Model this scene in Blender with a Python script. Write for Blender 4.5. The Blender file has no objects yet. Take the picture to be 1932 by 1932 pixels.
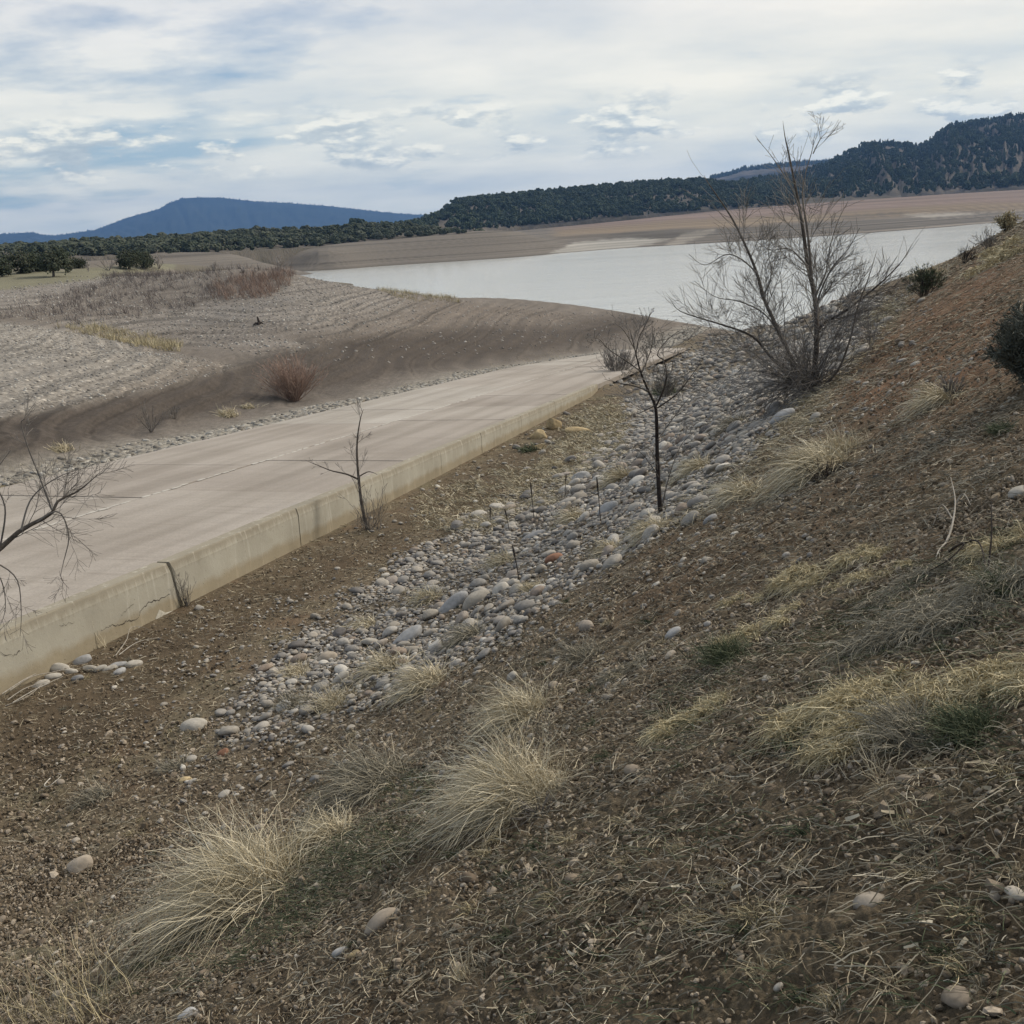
import bpy, math, random
import numpy as np
rng = np.random.default_rng(11)
random.seed(5)
SC = bpy.context.scene
COL = SC.collection
PI = math.pi

# ------------------------------------------------------------------ camera model (also used to survey points)
F = 1027.0
PITCH = math.radians(15.04)
ROLL = math.radians(3.3)
EYE = np.array([0.0, 0.0, 1.65])
_f = np.array([0, math.cos(PITCH), -math.sin(PITCH)])
_r0 = np.array([1.0, 0, 0])
_u0 = np.cross(_r0, _f)
CR = _r0 * math.cos(ROLL) - _u0 * math.sin(ROLL)
CU = np.cross(CR, _f)
K = 1024 / 1932.0


def ray(px, py):
    d = _f * F + CR * (px - 512) - CU * (py - 512)
    return d / np.linalg.norm(d)


def PR(px, py, r):
    d = ray(px, py)
    return EYE + d * (r / math.hypot(d[0], d[1]))


def PZ(px, py, z):
    d = ray(px, py)
    return EYE + d * ((z - EYE[2]) / d[2])


def proj(x, y, z):
    qx, qy, qz = x - EYE[0], y - EYE[1], z - EYE[2]
    zc = qx * _f[0] + qy * _f[1] + qz * _f[2]
    zc = np.where(zc > 0.05, zc, 0.05)
    a = qx * CR[0] + qy * CR[1] + qz * CR[2]
    b = qx * CU[0] + qy * CU[1] + qz * CU[2]
    return 512 + F * a / zc, 512 - F * b / zc


# ------------------------------------------------------------------ noise
_tab = np.random.default_rng(99)
_PERM = _tab.permutation(4096).astype(np.int32)
_GC = np.cos(np.arange(4096) * 2 * PI / 4096).astype(np.float32)[_tab.permutation(4096)]
_GS = None
_ga_ = _tab.uniform(0, 2 * PI, 4096)
_GC, _GS = np.cos(_ga_).astype(np.float32), np.sin(_ga_).astype(np.float32)


def gnoise(x, y, seed=0):
    x, y = np.broadcast_arrays(np.asarray(x, float), np.asarray(y, float))
    xf = np.floor(x); yf = np.floor(y)
    xi = xf.astype(np.int32); yi = yf.astype(np.int32)
    dx = (x - xf).astype(np.float32); dy = (y - yf).astype(np.float32)
    so = (seed * 613 + 77) & 4095

    def g(ix, iy, ax, ay):
        h = _PERM[(_PERM[(ix + so) & 4095] + iy) & 4095]
        return _GC[h] * ax + _GS[h] * ay
    sx = dx * dx * dx * (dx * (dx * 6 - 15) + 10)
    sy = dy * dy * dy * (dy * (dy * 6 - 15) + 10)
    a = g(xi, yi, dx, dy); b = g(xi + 1, yi, dx - 1, dy)
    c = g(xi, yi + 1, dx, dy - 1); d = g(xi + 1, yi + 1, dx - 1, dy - 1)
    return ((a + (b - a) * sx) + ((c + (d - c) * sx) - (a + (b - a) * sx)) * sy) * 1.4


def fbm(x, y, seed=0, oct=4, gain=0.5):
    s = 0; a = 1.0; t = 0
    for o in range(oct):
        s = s + a * gnoise(x * 2 ** o, y * 2 ** o, seed + o * 17); t += a; a *= gain
    return s / t


def sstep(a, b, x):
    t = np.clip((x - a) / (b - a), 0, 1)
    return t * t * (3 - 2 * t)


def smax(a, b, k):
    h = np.clip(0.5 + 0.5 * (a - b) / k, 0, 1)
    return b + (a - b) * h + k * h * (1 - h)


def smin(a, b, k):
    return -smax(-a, -b, k)


# ------------------------------------------------------------------ site axes: u runs down the ramp, v to its right
RAZ = math.radians(16.39)
UD = np.array([math.sin(RAZ), math.cos(RAZ)])
VD = np.array([math.cos(RAZ), -math.sin(RAZ)])
RS = 0.0695
WATER = -9.2
VW, VL = -9.3, -17.85          # wall face, far edge of the ramp
UW = 47.0                      # wall ends here


def ramp_z(u):
    return -2.0 - RS * u


def wall_h(u):
    return np.interp(u, [0, 10, 20, 45.5, 49, 53], [0.80, 0.74, 0.71, 0.42, 0.06, -0.02])


def uv(x, y):
    return x * UD[0] + y * UD[1], x * VD[0] + y * VD[1]


def xy(u, v):
    return u * UD[0] + v * VD[0], u * UD[1] + v * VD[1]


def right_z(u, v):
    zb = ramp_z(u) - wall_h(np.clip(u, 0, 60)) + 0.02 * (v + 9.3)
    vs = v - 0.03 * np.clip(u - 44, 0, None) ** 1.6
    pl = -2.65 - RS * u + 0.53 * (vs + 5.0)
    z = smax(zb, pl, 0.9)
    top = 1.3 + 0.03 * (u - 20)
    z = smin(z, top + 0.12 * np.clip(v - 4, 0, 30), 0.8)
    return np.maximum(z, -14)


# ------------------------------------------------------------------ terrain: thin-plate surface through surveyed points
CP = []


def cp(p):
    CP.append((math.atan2(p[0], p[1]), math.log(math.hypot(p[0], p[1])), p[2]))


for az in np.radians([-105, -80, -60, -40, -30, -24, -18, -12, -6, 0, 6, 12, 17, 22, 27, 33, 42, 55, 75, 105]):
    for r in (0.35, 0.8, 1.6, 2.6, 4, 5.5, 7.5, 10, 13, 16.5, 21, 27, 34, 40, 46, 52, 60, 72, 88):
        x, y = r * math.sin(az), r * math.cos(az)
        u, v = uv(x, y)
        if v >= VW - 0.05:
            if u > 56:
                continue
            cp((x, y, float(right_z(u, v))))
        elif v >= VL:
            if u < 110:
                cp((x, y, ramp_z(u) - (0.45 if u < 82 else 0.0)))
        elif az < math.radians(-35) and r < 60:
            cp((x, y, ramp_z(u) - 0.15 * min(6, VL - v)))
for u in np.r_[np.arange(2, 50, 3.0)]:                       # foot of the wall
    cp((*xy(u, VW + 0.1), float(right_z(u, VW + 0.1))))
    cp((*xy(u, VW + 1.6), float(right_z(u, VW + 1.6))))
for u in (4, 8, 12, 16, 20, 25, 30, 36, 42, 50, 58, 66, 76, 86):   # far edge of the ramp and gravel verge
    vl = VL - 0.05 if u < 63 else VL + (u - 63) * 0.2
    cp((*xy(u, vl), ramp_z(u) - 0.06))
    cp((*xy(u, vl - 2.6), ramp_z(u) - 0.28))
LEFT = [  # px, py, r   (1024 frame)
    (0, 478, 29.5), (60, 457, 33), (135, 434, 38.5), (208, 420, 43), (250, 407, 47), (298, 396, 51.5), (345, 385, 57),
    (420, 370, 66), (500, 356, 78), (560, 349, 87),
    (0, 440, 34), (0, 405, 41), (0, 370, 50), (0, 340, 61), (0, 324, 72), (66, 332, 70), (66, 380, 48), (120, 345, 66), (120, 395, 45),
    (160, 353, 64), (200, 363, 57.5), (200, 385, 49.5), (232, 371, 58), (-120, 330, 75), (-120, 400, 45), (-120, 460, 33),
    (0, 318, 92), (90, 331, 86), (180, 346, 76), (250, 363, 60.5), (250, 345, 68),
    (300, 372, 58.5), (300, 345, 67), (300, 320, 80), (300, 300, 93), (300, 283, 109), (350, 350, 70), (350, 320, 86),
    (400, 355, 72), (400, 335, 81), (400, 312, 97), (392, 291, 119), (430, 297, 126), (463, 299, 137), (500, 303, 145),
    (470, 340, 84), (470, 320, 101), (540, 335, 94), (540, 318, 112),
    (100, 315, 97), (100, 295, 110), (100, 281, 122), (0, 300, 105), (0, 286, 122), (200, 315, 95), (200, 290, 110), (200, 272, 121),
    (250, 269, 119), (292, 274, 118), (-120, 300, 110), (-120, 288, 125), (340, 285, 119),
    (0, 276, 170), (0, 273, 260), (100, 270, 190), (168, 266.5, 165), (-120, 281, 200), (60, 270, 300), (120, 265.5, 290), (160, 263, 280),
    (738, 332.5, 107), (770, 324, 90), (800, 316, 76), (830, 307, 66), (852, 300, 59), (700, 345, 93), (740, 350, 82), (770, 352, 72), (640, 352, 92),
    # far shore and mudflats
    (210, 268, 400), (250, 266, 440), (280, 266, 462), (175, 261.5, 440), (250, 257.5, 490), (120, 264, 420), (318, 249, 525), (424, 238, 580), (424, 239.5, 720), (460, 236, 640), (318, 247.5, 640), (500, 233.5, 740), (500, 232.5, 600), (520, 231, 640),
    (530, 229.5, 1150), (620, 221, 1200), (710, 211.5, 1250), (800, 205, 1300), (901, 197.5, 1350), (1024, 189.5, 1400), (1150, 182, 1400),
    (556, 243, 640), (640, 236, 720), (760, 224, 800), (900, 210, 960), (1024, 202, 1050), (600, 233, 800), (560, 238, 720),
]
for px, py, r in LEFT:
    cp(PR(px, py, r))
SHORE_NEAR = [(742, 334), (722, 329), (700, 325), (650, 316.5), (600, 312), (560, 309)]
for px, py in SHORE_NEAR:
    cp(PZ(px, py, WATER)); p = PZ(px, py, WATER); k = 1.12
    cp((p[0] * k, p[1] * k, WATER - 1.6))
SHORE_FAR = [(292, 271.5), (371, 266.8), (477, 260), (556, 253.5), (600, 250), (662, 246), (795, 238), (954, 226.5), (1000, 222.5), (1100, 215)]
for px, py in SHORE_FAR:
    p = PZ(px, py, WATER)
    cp(p); cp((p[0] * .93, p[1] * .93, WATER - 2.0)); cp((p[0] * .8, p[1] * .8, WATER - 4.0))
for px, py, r in [(300, 274, 160), (400, 291, 160), (470, 300, 175), (520, 305, 185), (330, 276, 200), (700, 300, 200), (850, 300, 160),
                  (950, 300, 130), (1024, 300, 110), (1024, 280, 200), (600, 290, 260), (450, 280, 280), (1150, 280, 150)]:
    d = ray(px, py); h = math.hypot(d[0], d[1])
    cp((d[0] / h * r, d[1] / h * r, WATER - 4.0))
for px, r in [(770, 118), (800, 108), (830, 100), (860, 95), (900, 92), (950, 85), (1024, 85)]:
    d = ray(px, 300); h = math.hypot(d[0], d[1])
    cp((d[0] / h * r, d[1] / h * r, WATER - 1.5))
for az in (-100, -70, -45, -25, -10, 5, 20, 40, 70, 100):
    for r in (2200, 5000, 14000):
        a = math.radians(az); cp((r * math.sin(a), r * math.cos(a), 8.0))
CP = np.array(CP)


def _tps_fit(P):
    n = len(P)
    d2 = ((P[:, None, :2] - P[None, :, :2]) ** 2).sum(-1)
    A = np.zeros((n + 3, n + 3))
    A[:n, :n] = 0.5 * d2 * np.log(d2 + 1e-12) + np.eye(n) * 2e-4
    A[:n, n] = 1; A[:n, n + 1:] = P[:, :2]
    A[n:, :n] = A[:n, n:].T
    return np.linalg.solve(A, np.r_[P[:, 2], 0, 0, 0])


_W = _tps_fit(CP)
AZ0, AZ1, LR0, LR1 = math.radians(-108), math.radians(108), math.log(0.3), math.log(14500)
GA, GR = 420, 560
_ga = np.linspace(AZ0, AZ1, GA); _gr = np.linspace(LR0, LR1, GR)


def _tps_grid():
    out = np.zeros((GR, GA))
    n = len(CP)
    for i, lr in enumerate(_gr):
        d2 = (_ga[:, None] - CP[None, :, 0]) ** 2 + (lr - CP[None, :, 1]) ** 2
        out[i] = (0.5 * d2 * np.log(d2 + 1e-12)) @ _W[:n] + _W[n] + _W[n + 1] * _ga + _W[n + 2] * lr
    return out


_GZ = _tps_grid()


def tps_z(x, y):
    az = np.arctan2(x, y); lr = np.log(np.hypot(x, y) + 1e-9)
    a = np.clip((az - AZ0) / (AZ1 - AZ0) * (GA - 1), 0, GA - 1.001)
    b = np.clip((lr - LR0) / (LR1 - LR0) * (GR - 1), 0, GR - 1.001)
    ia = a.astype(int); ib = b.astype(int); fa = a - ia; fb = b - ib
    z0 = _GZ[ib, ia] * (1 - fa) + _GZ[ib, ia + 1] * fa
    z1 = _GZ[ib + 1, ia] * (1 - fa) + _GZ[ib + 1, ia + 1] * fa
    return z0 * (1 - fb) + z1 * fb


def ramp_left(u):
    return np.where(u < 63, VL, VL + (u - 63) * 0.2)


def ramp_inside(u, v):
    """>0 well inside the ramp slab, in metres"""
    return np.minimum(np.minimum(VW - 0.02 - v, v - ramp_left(u)), 83 - u)


def poly_sd(px, py, P):
    """signed distance (pixels) to a polygon, positive inside"""
    P = np.asarray(P, float)
    d = np.full(px.shape, 1e9); ins = np.zeros(px.shape, bool)
    n = len(P)
    for i in range(n):
        ax, ay = P[i]; bx, by = P[(i + 1) % n]
        ex, ey = bx - ax, by - ay
        t = np.clip(((px - ax) * ex + (py - ay) * ey) / (ex * ex + ey * ey + 1e-9), 0, 1)
        d = np.minimum(d, np.hypot(px - ax - t * ex, py - ay - t * ey))
        c = ((ay > py) != (by > py))
        xi = ax + (py - ay) * ex / (ey if abs(ey) > 1e-9 else 1e-9)
        ins ^= c & (px < xi)
    return np.where(ins, d, -d)


# areas surveyed on the ground (1932 frame)
A_GULLY = [(-300, 960), (0, 880), (110, 845), (255, 812), (400, 785), (480, 760), (600, 745), (760, 705), (900, 685), (1060, 662), (1160, 640), (1230, 600),
           (1180, 590), (1060, 615), (900, 615), (760, 628), (640, 640), (520, 668), (450, 690), (300, 735), (150, 765), (0, 790), (-300, 830)]
A_COBBLE = [(400, 1395), (430, 1310), (520, 1230), (620, 1160), (740, 1080), (820, 1020), (960, 950), (1080, 880), (1180, 800), (1190, 720), (1300, 660),
            (1420, 600), (1560, 560), (1650, 545), (1660, 600), (1600, 690), (1500, 760), (1420, 850), (1380, 920), (1260, 985), (1180, 1060), (1060, 1120),
            (980, 1190), (880, 1240), (760, 1300), (640, 1360), (500, 1410)]
A_MEADOW = [(-200, 520), (0, 512), (200, 503), (330, 496), (330, 508), (200, 525), (0, 548), (-200, 560)]
A_KNOLL = [(-300, 600), (0, 606), (150, 625), (300, 665), (450, 692), (300, 735), (150, 765), (0, 790), (-300, 820)]
A_FARK = [(-200, 560), (0, 545), (200, 520), (330, 508), (560, 522), (720, 548), (900, 570), (1100, 590), (1260, 600), (1380, 625), (1180, 640), (1050, 660),
          (760, 680), (560, 680), (330, 650), (150, 618), (0, 600), (-200, 600)]
A_BRUSHY = [(-200, 600), (0, 590), (120, 560), (220, 520), (330, 508), (470, 512), (555, 525), (500, 565), (380, 575), (250, 600), (60, 610)]
A_SOIL_WALL = [(0, 1330), (340, 1150), (690, 1010), (950, 850), (1140, 745), (1180, 790), (1080, 880), (940, 960), (800, 1010), (700, 1060), (560, 1140), (450, 1210), (330, 1330), (200, 1430), (0, 1500)]
A_RED = [(1932, 430), (1800, 510), (1700, 590), (1620, 640), (1570, 700), (1600, 790), (1750, 790), (1932, 700)]
A_REDNEAR = [(1932, 700), (1750, 780), (1560, 800), (1430, 900), (1250, 1000), (1150, 1110), (1000, 1180), (1250, 1200), (1500, 1050), (1932, 900)]


def polyK(P):
    return [(a * K, b * K) for a, b in P]


def meso(x, y):
    """broad undulations, always part of the ground"""
    r = np.hypot(x, y)
    m = 0.10 * fbm(x / 2.6, y / 2.6, 3, 3) * sstep(1.0, 4, r) + 0.045 * fbm(x / 0.7, y / 0.7, 7, 2)
    m = m * (1 - 0.8 * sstep(28, 45, r)) + 0.14 * fbm(x / 16, y / 16, 21, 2) * sstep(45, 80, r) + 0.8 * fbm(x / 160, y / 160, 22, 3) * sstep(650, 1000, r)
    return m


def ground_z(x, y):
    x = np.atleast_1d(np.asarray(x, float)); y = np.atleast_1d(np.asarray(y, float))
    u, v = uv(x, y)
    r = np.hypot(x, y)
    z = tps_z(x, y)
    right = (v > VW - 0.06) & (u < 56) & (r < 70)
    zr = right_z(u, v)
    w = np.where(right, 1 - sstep(44, 56, u), 0.0)
    z = z * (1 - w) + zr * w
    ins = ramp_inside(u, v)
    damp = sstep(0.1, 1.2, -ins)
    m = meso(x, y)
    # terraced old shorelines on the drawn-down banks
    z = z + m * damp
    left = sstep(0.5, 3, -(v - ramp_left(u))) * sstep(30, 40, r) * (1 - sstep(150, 170, r)) * sstep(-1.6, -3.0, z)
    st = 0.30
    q = z / st + 0.16 * fbm(x / 9, y / 9, 31, 2)
    fq = q - np.floor(q)
    z = z + left * 0.75 * st * (sstep(0.35, 0.95, fq) - fq)
    z = np.where(ins > -0.1, np.minimum(z, ramp_z(u) - 0.04 - 0.35 * sstep(0, 0.6, ins)), z)
    return z


def ghit(px, py, rmin=0.9, rmax=700, n=900):
    """where a survey ray meets the ground (first crossing)"""
    d = ray(px, py); h = math.hypot(d[0], d[1])
    rr = np.exp(np.linspace(math.log(rmin), math.log(rmax), n))
    X = d[0] / h * rr; Y = d[1] / h * rr; Z = EYE[2] + d[2] / h * rr
    g = ground_z(X, Y)
    b = np.nonzero(Z < g)[0]
    if len(b) == 0:
        i = n - 1
        return np.array([X[i], Y[i], g[i]])
    i = max(1, b[0])
    t = (Z[i - 1] - g[i - 1]) / ((Z[i - 1] - g[i - 1]) - (Z[i] - g[i]) + 1e-12)
    r = rr[i - 1] + (rr[i] - rr[i - 1]) * t
    x, y = d[0] / h * r, d[1] / h * r
    return np.array([x, y, float(ground_z(x, y)[0])])


def G(qx, qy):      # the same, read off in the 1932 frame
    return ghit(qx * K, qy * K)


# ------------------------------------------------------------------ mesh helpers
def mesh_np(name, V, quads=None, tris=None, mat=None, smooth=True, attrs=None, cols=None):
    V = np.asarray(V, np.float32)
    nq = 0 if quads is None else len(quads); nt = 0 if tris is None else len(tris)
    me = bpy.data.meshes.new(name)
    me.vertices.add(len(V)); me.vertices.foreach_set('co', V.ravel())
    loops = []
    if nq: loops.append(np.asarray(quads, np.int32).ravel())
    if nt: loops.append(np.asarray(tris, np.int32).ravel())
    L = np.concatenate(loops)
    me.loops.add(len(L)); me.loops.foreach_set('vertex_index', L)
    me.polygons.add(nq + nt)
    starts = np.r_[np.arange(nq) * 4, nq * 4 + np.arange(nt) * 3].astype(np.int32)
    me.polygons.foreach_set('loop_start', starts)
    me.polygons.foreach_set('use_smooth', np.full(nq + nt, smooth))
    for k, a in (attrs or {}).items():
        at = me.attributes.new(k, 'FLOAT', 'POINT'); at.data.foreach_set('value', np.asarray(a, np.float32))
    for k, a in (cols or {}).items():
        a = np.asarray(a, np.float32)
        if a.shape[1] == 3: a = np.c_[a, np.ones(len(a), np.float32)]
        at = me.attributes.new(k, 'FLOAT_COLOR', 'POINT'); at.data.foreach_set('color', a.ravel())
    me.update(calc_edges=True)
    if len(V) < 50000: me.validate()
    if mat: me.materials.append(mat)
    return me


def link(name, me, parent=None, loc=None):
    o = bpy.data.objects.new(name, me); COL.objects.link(o)
    if parent is not None: o.parent = parent
    if loc is not None: o.location = [float(c) for c in loc]
    return o


def tag(o, label=None, cat=None, group=None, kind=None):
    if label: o['label'] = label
    if cat: o['category'] = cat
    if group: o['group'] = group
    if kind: o['kind'] = kind
    return o


def thing(name, label, cat, loc, group=None, rz=0.0):
    o = bpy.data.objects.new(name, None); COL.objects.link(o)
    o.location = [float(c) for c in loc]; o.rotation_euler = (0, 0, rz); o.empty_display_size = 0.1
    return tag(o, label, cat, group)


def copy_tree(o, parent=None):
    c = o.copy(); COL.objects.link(c)
    if parent is not None: c.parent = parent
    for ch in list(o.children): copy_tree(ch, c)
    return c


class MB:
    """collects pieces of one mesh"""
    def __init__(s): s.V = []; s.Q = []; s.T = []; s.A = []; s.n = 0

    def add(s, V, Q=None, T=None, a=0.5):
        V = np.asarray(V, float)
        s.V.append(V)
        if Q is not None and len(Q): s.Q.append(np.asarray(Q) + s.n)
        if T is not None and len(T): s.T.append(np.asarray(T) + s.n)
        s.A.append(np.full(len(V), a) if np.isscalar(a) else np.asarray(a, float))
        s.n += len(V)

    def mesh(s, name, mat, smooth=True):
        return mesh_np(name, np.concatenate(s.V), np.concatenate(s.Q) if s.Q else None, np.concatenate(s.T) if s.T else None, mat, smooth,
                       {'tint': np.concatenate(s.A)})


def tube(mb, P, R, sides=5, a=0.5, cap=True):
    P = np.asarray(P, float); R = np.asarray(R, float); n = len(P)
    T = np.gradient(P, axis=0); T /= np.linalg.norm(T, axis=1)[:, None] + 1e-12
    ref = np.array([0.31, 0.52, 0.79]) if abs(T[0] @ np.array([0.31, 0.52, 0.79])) < 0.85 else np.array([0.9, -0.4, 0.1])
    A = np.cross(T, ref); A /= np.linalg.norm(A, axis=1)[:, None] + 1e-12
    B = np.cross(T, A)
    th = np.arange(sides) * 2 * PI / sides
    V = P[:, None, :] + R[:, None, None] * (np.cos(th)[None, :, None] * A[:, None, :] + np.sin(th)[None, :, None] * B[:, None, :])
    i = np.arange(n - 1)[:, None] * sides; j = np.arange(sides)[None, :]; j2 = (j + 1) % sides
    Q = np.stack([i + j, i + j2, i + sides + j2, i + sides + j], -1).reshape(-1, 4)
    Vf = V.reshape(-1, 3)
    tr = None
    if cap:
        Vf = np.vstack([Vf, P[-1] + T[-1] * R[-1]])
        e = (n - 1) * sides
        tr = np.stack([e + np.arange(sides), e + (np.arange(sides) + 1) % sides, np.full(sides, n * sides)], -1)
    mb.add(Vf, Q, tr, a)


def ico(sub):
    t = (1 + 5 ** .5) / 2
    V = [(-1, t, 0), (1, t, 0), (-1, -t, 0), (1, -t, 0), (0, -1, t), (0, 1, t), (0, -1, -t), (0, 1, -t), (t, 0, -1), (t, 0, 1), (-t, 0, -1), (-t, 0, 1)]
    Fc = [(0, 11, 5), (0, 5, 1), (0, 1, 7), (0, 7, 10), (0, 10, 11), (1, 5, 9), (5, 11, 4), (11, 10, 2), (10, 7, 6), (7, 1, 8), (3, 9, 4), (3, 4, 2), (3, 2, 6),
          (3, 6, 8), (3, 8, 9), (4, 9, 5), (2, 4, 11), (6, 2, 10), (8, 6, 7), (9, 8, 1)]
    V = [np.array(v) / np.linalg.norm(v) for v in V]
    for _ in range(sub):
        N = []; mid = {}

        def m(a, b):
            k = (min(a, b), max(a, b))
            if k not in mid:
                p = V[a] + V[b]; V.append(p / np.linalg.norm(p)); mid[k] = len(V) - 1
            return mid[k]
        for a, b, c in Fc:
            x, y, z = m(a, b), m(b, c), m(c, a)
            N += [(a, x, z), (b, y, x), (c, z, y), (x, y, z)]
        Fc = N
    return np.array(V), np.array(Fc)


def rot3(ax, ay, az):
    """stack of rotation matrices from Euler arrays"""
    ax, ay, az = [np.atleast_1d(np.asarray(a, float)) for a in (ax, ay, az)]
    cx, sx, cy, sy, cz, sz = np.cos(ax), np.sin(ax), np.cos(ay), np.sin(ay), np.cos(az), np.sin(az)
    o = np.zeros_like(cx); l = o + 1
    X = np.stack([np.stack([l, o, o], -1), np.stack([o, cx, -sx], -1), np.stack([o, sx, cx], -1)], -2)
    Y = np.stack([np.stack([cy, o, sy], -1), np.stack([o, l, o], -1), np.stack([-sy, o, cy], -1)], -2)
    Z = np.stack([np.stack([cz, -sz, o], -1), np.stack([sz, cz, o], -1), np.stack([o, o, l], -1)], -2)
    return Z @ Y @ X


def gnormal(x, y, e=0.25):
    zx = (ground_z(x + e, y) - ground_z(x - e, y)) / (2 * e); zy = (ground_z(x, y + e) - ground_z(x, y - e)) / (2 * e)
    n = np.stack([-zx, -zy, np.ones_like(zx)], -1)
    return n / np.linalg.norm(n, axis=1)[:, None]


def lay(x, y):
    """rotation stack that lays z along the ground normal"""
    n = gnormal(x, y)
    t = np.cross(np.array([0, 1.0, 0]), n); t /= np.linalg.norm(t, axis=1)[:, None]
    b = np.cross(n, t)
    return np.stack([t, b, n], -1)


# ------------------------------------------------------------------ material helpers
def mat(name):
    m = bpy.data.materials.new(name); m.use_nodes = True
    nt = m.node_tree
    return m, nt, nt.nodes['Principled BSDF']


def N(nt, typ, **kw):
    n = nt.nodes.new(typ)
    for k, v in kw.items():
        if k.startswith('i_'):
            s = k[2:]
            n.inputs[int(s) if s.isdigit() else s.replace('_', ' ')].default_value = v
        else: setattr(n, k, v)
    return n


def ramp(nt, src, stops, interp='LINEAR'):
    n = nt.nodes.new('ShaderNodeValToRGB'); n.color_ramp.interpolation = interp
    e = n.color_ramp.elements
    while len(e) < len(stops): e.new(0.5)
    for i, (p, c) in enumerate(stops):
        e[i].position = p; e[i].color = (*c, 1) if len(c) == 3 else c
    nt.links.new(src, n.inputs[0]); return n.outputs[0]


def mixc(nt, f, a, b, blend='MIX'):
    n = nt.nodes.new('ShaderNodeMix'); n.data_type = 'RGBA'; n.blend_type = blend
    for s, v in ((n.inputs[0], f), (n.inputs[6], a), (n.inputs[7], b)):
        if hasattr(v, 'is_linked'): nt.links.new(v, s)
        elif isinstance(v, (int, float)): s.default_value = v
        else: s.default_value = (*v, 1)
    return n.outputs[2]


def math_(nt, op, a, b=None, c=None, clamp=False):
    n = nt.nodes.new('ShaderNodeMath'); n.operation = op; n.use_clamp = clamp
    for s, v in zip(n.inputs, (a, b, c)):
        if v is None: continue
        if hasattr(v, 'is_linked'): nt.links.new(v, s)
        else: s.default_value = v
    return n.outputs[0]


def noise_n(nt, vec, scale, detail=4, rough=0.55):
    n = N(nt, 'ShaderNodeTexNoise'); n.inputs['Scale'].default_value = scale; n.inputs['Detail'].default_value = detail; n.inputs['Roughness'].default_value = rough
    if vec is not None: nt.links.new(vec, n.inputs['Vector'])
    return n.outputs[0]


def bump(nt, bsdf, h, strength, dist, prev=None):
    b = N(nt, 'ShaderNodeBump'); b.inputs['Strength'].default_value = strength; b.inputs['Distance'].default_value = dist
    nt.links.new(h, b.inputs['Height'])
    if prev is not None: nt.links.new(prev, b.inputs['Normal'])
    nt.links.new(b.outputs[0], bsdf.inputs['Normal'])
    return b.outputs[0]


def attr(nt, name, out='Fac'):
    a = N(nt, 'ShaderNodeAttribute'); a.attribute_name = name
    return a.outputs[out]


def tint_mat(name, stops, rough=0.9, random_obj=False, bumps=None, spec=0.2, transl=0.0, var=0.0, vscale=8.0):
    """colour picked along a ramp by the 'tint' attribute (or by object)"""
    m, nt, b = mat(name)
    if random_obj: src = N(nt, 'ShaderNodeObjectInfo').outputs['Random']
    else: src = attr(nt, 'tint')
    c = ramp(nt, src, stops)
    geo = N(nt, 'ShaderNodeTexCoord')
    if var:
        g = N(nt, 'ShaderNodeNewGeometry')
        nz = noise_n(nt, g.outputs['Position'], vscale, 5, 0.65)
        k = ramp(nt, nz, [(0.3, (1 - var,) * 3), (0.7, (1 + var,) * 3)])
        c = mixc(nt, 1.0, c, k, 'MULTIPLY')
    nt.links.new(c, b.inputs['Base Color'])
    b.inputs['Roughness'].default_value = rough; b.inputs['Specular IOR Level'].default_value = spec
    if bumps:
        g2 = N(nt, 'ShaderNodeNewGeometry'); bump(nt, b, noise_n(nt, g2.outputs['Position'], bumps[0], 4, 0.6), bumps[1], bumps[2])
    return m

# ------------------------------------------------------------------ light, sky, air
SUN_AZ, SUN_EL = math.radians(58), math.radians(38)
SC.view_settings.view_transform = 'Standard'; SC.view_settings.look = 'None'
SC.view_settings.exposure = 0.3; SC.view_settings.gamma = 1.0
world = bpy.data.worlds.new("World"); SC.world = world; world.use_nodes = True
nt = world.node_tree; bg = nt.nodes['Background']
sky = N(nt, 'ShaderNodeTexSky'); sky.sky_type = 'NISHITA'; sky.sun_disc = False
sky.sun_elevation = SUN_EL; sky.sun_rotation = SUN_AZ; sky.dust_density = 1.5; sky.altitude = 2000
tc = N(nt, 'ShaderNodeTexCoord')
sep = N(nt, 'ShaderNodeSeparateXYZ'); nt.links.new(tc.outputs['Generated'], sep.inputs[0])
X, Y, Z = sep.outputs
zc = math_(nt, 'MAXIMUM', Z, 0.0)
azn = math_(nt, 'ARCTAN2', X, Y)


def vec(x, y, z=0.0):
    c = N(nt, 'ShaderNodeCombineXYZ')
    for s, v in zip(c.inputs, (x, y, z)):
        if hasattr(v, 'is_linked'): nt.links.new(v, s)
        else: s.default_value = v
    return c.outputs[0]


den = math_(nt, 'ADD', zc, 0.13)
pxs = math_(nt, 'DIVIDE', X, den); pys = math_(nt, 'DIVIDE', Y, den)
flat = vec(math_(nt, 'MULTIPLY', pxs, 0.85), math_(nt, 'MULTIPLY', pys, 1.0), 0.0)
n_big = noise_n(nt, flat, 1.05, 7, 0.56)
off = N(nt, 'ShaderNodeVectorMath'); off.operation = 'ADD'; off.inputs[1].default_value = (7.3, 2.1, 4.0); nt.links.new(flat, off.inputs[0])
n_det = noise_n(nt, off.outputs[0], 1.9, 6, 0.55)
n_wide = noise_n(nt, off.outputs[0], 0.45, 3, 0.5)
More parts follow.
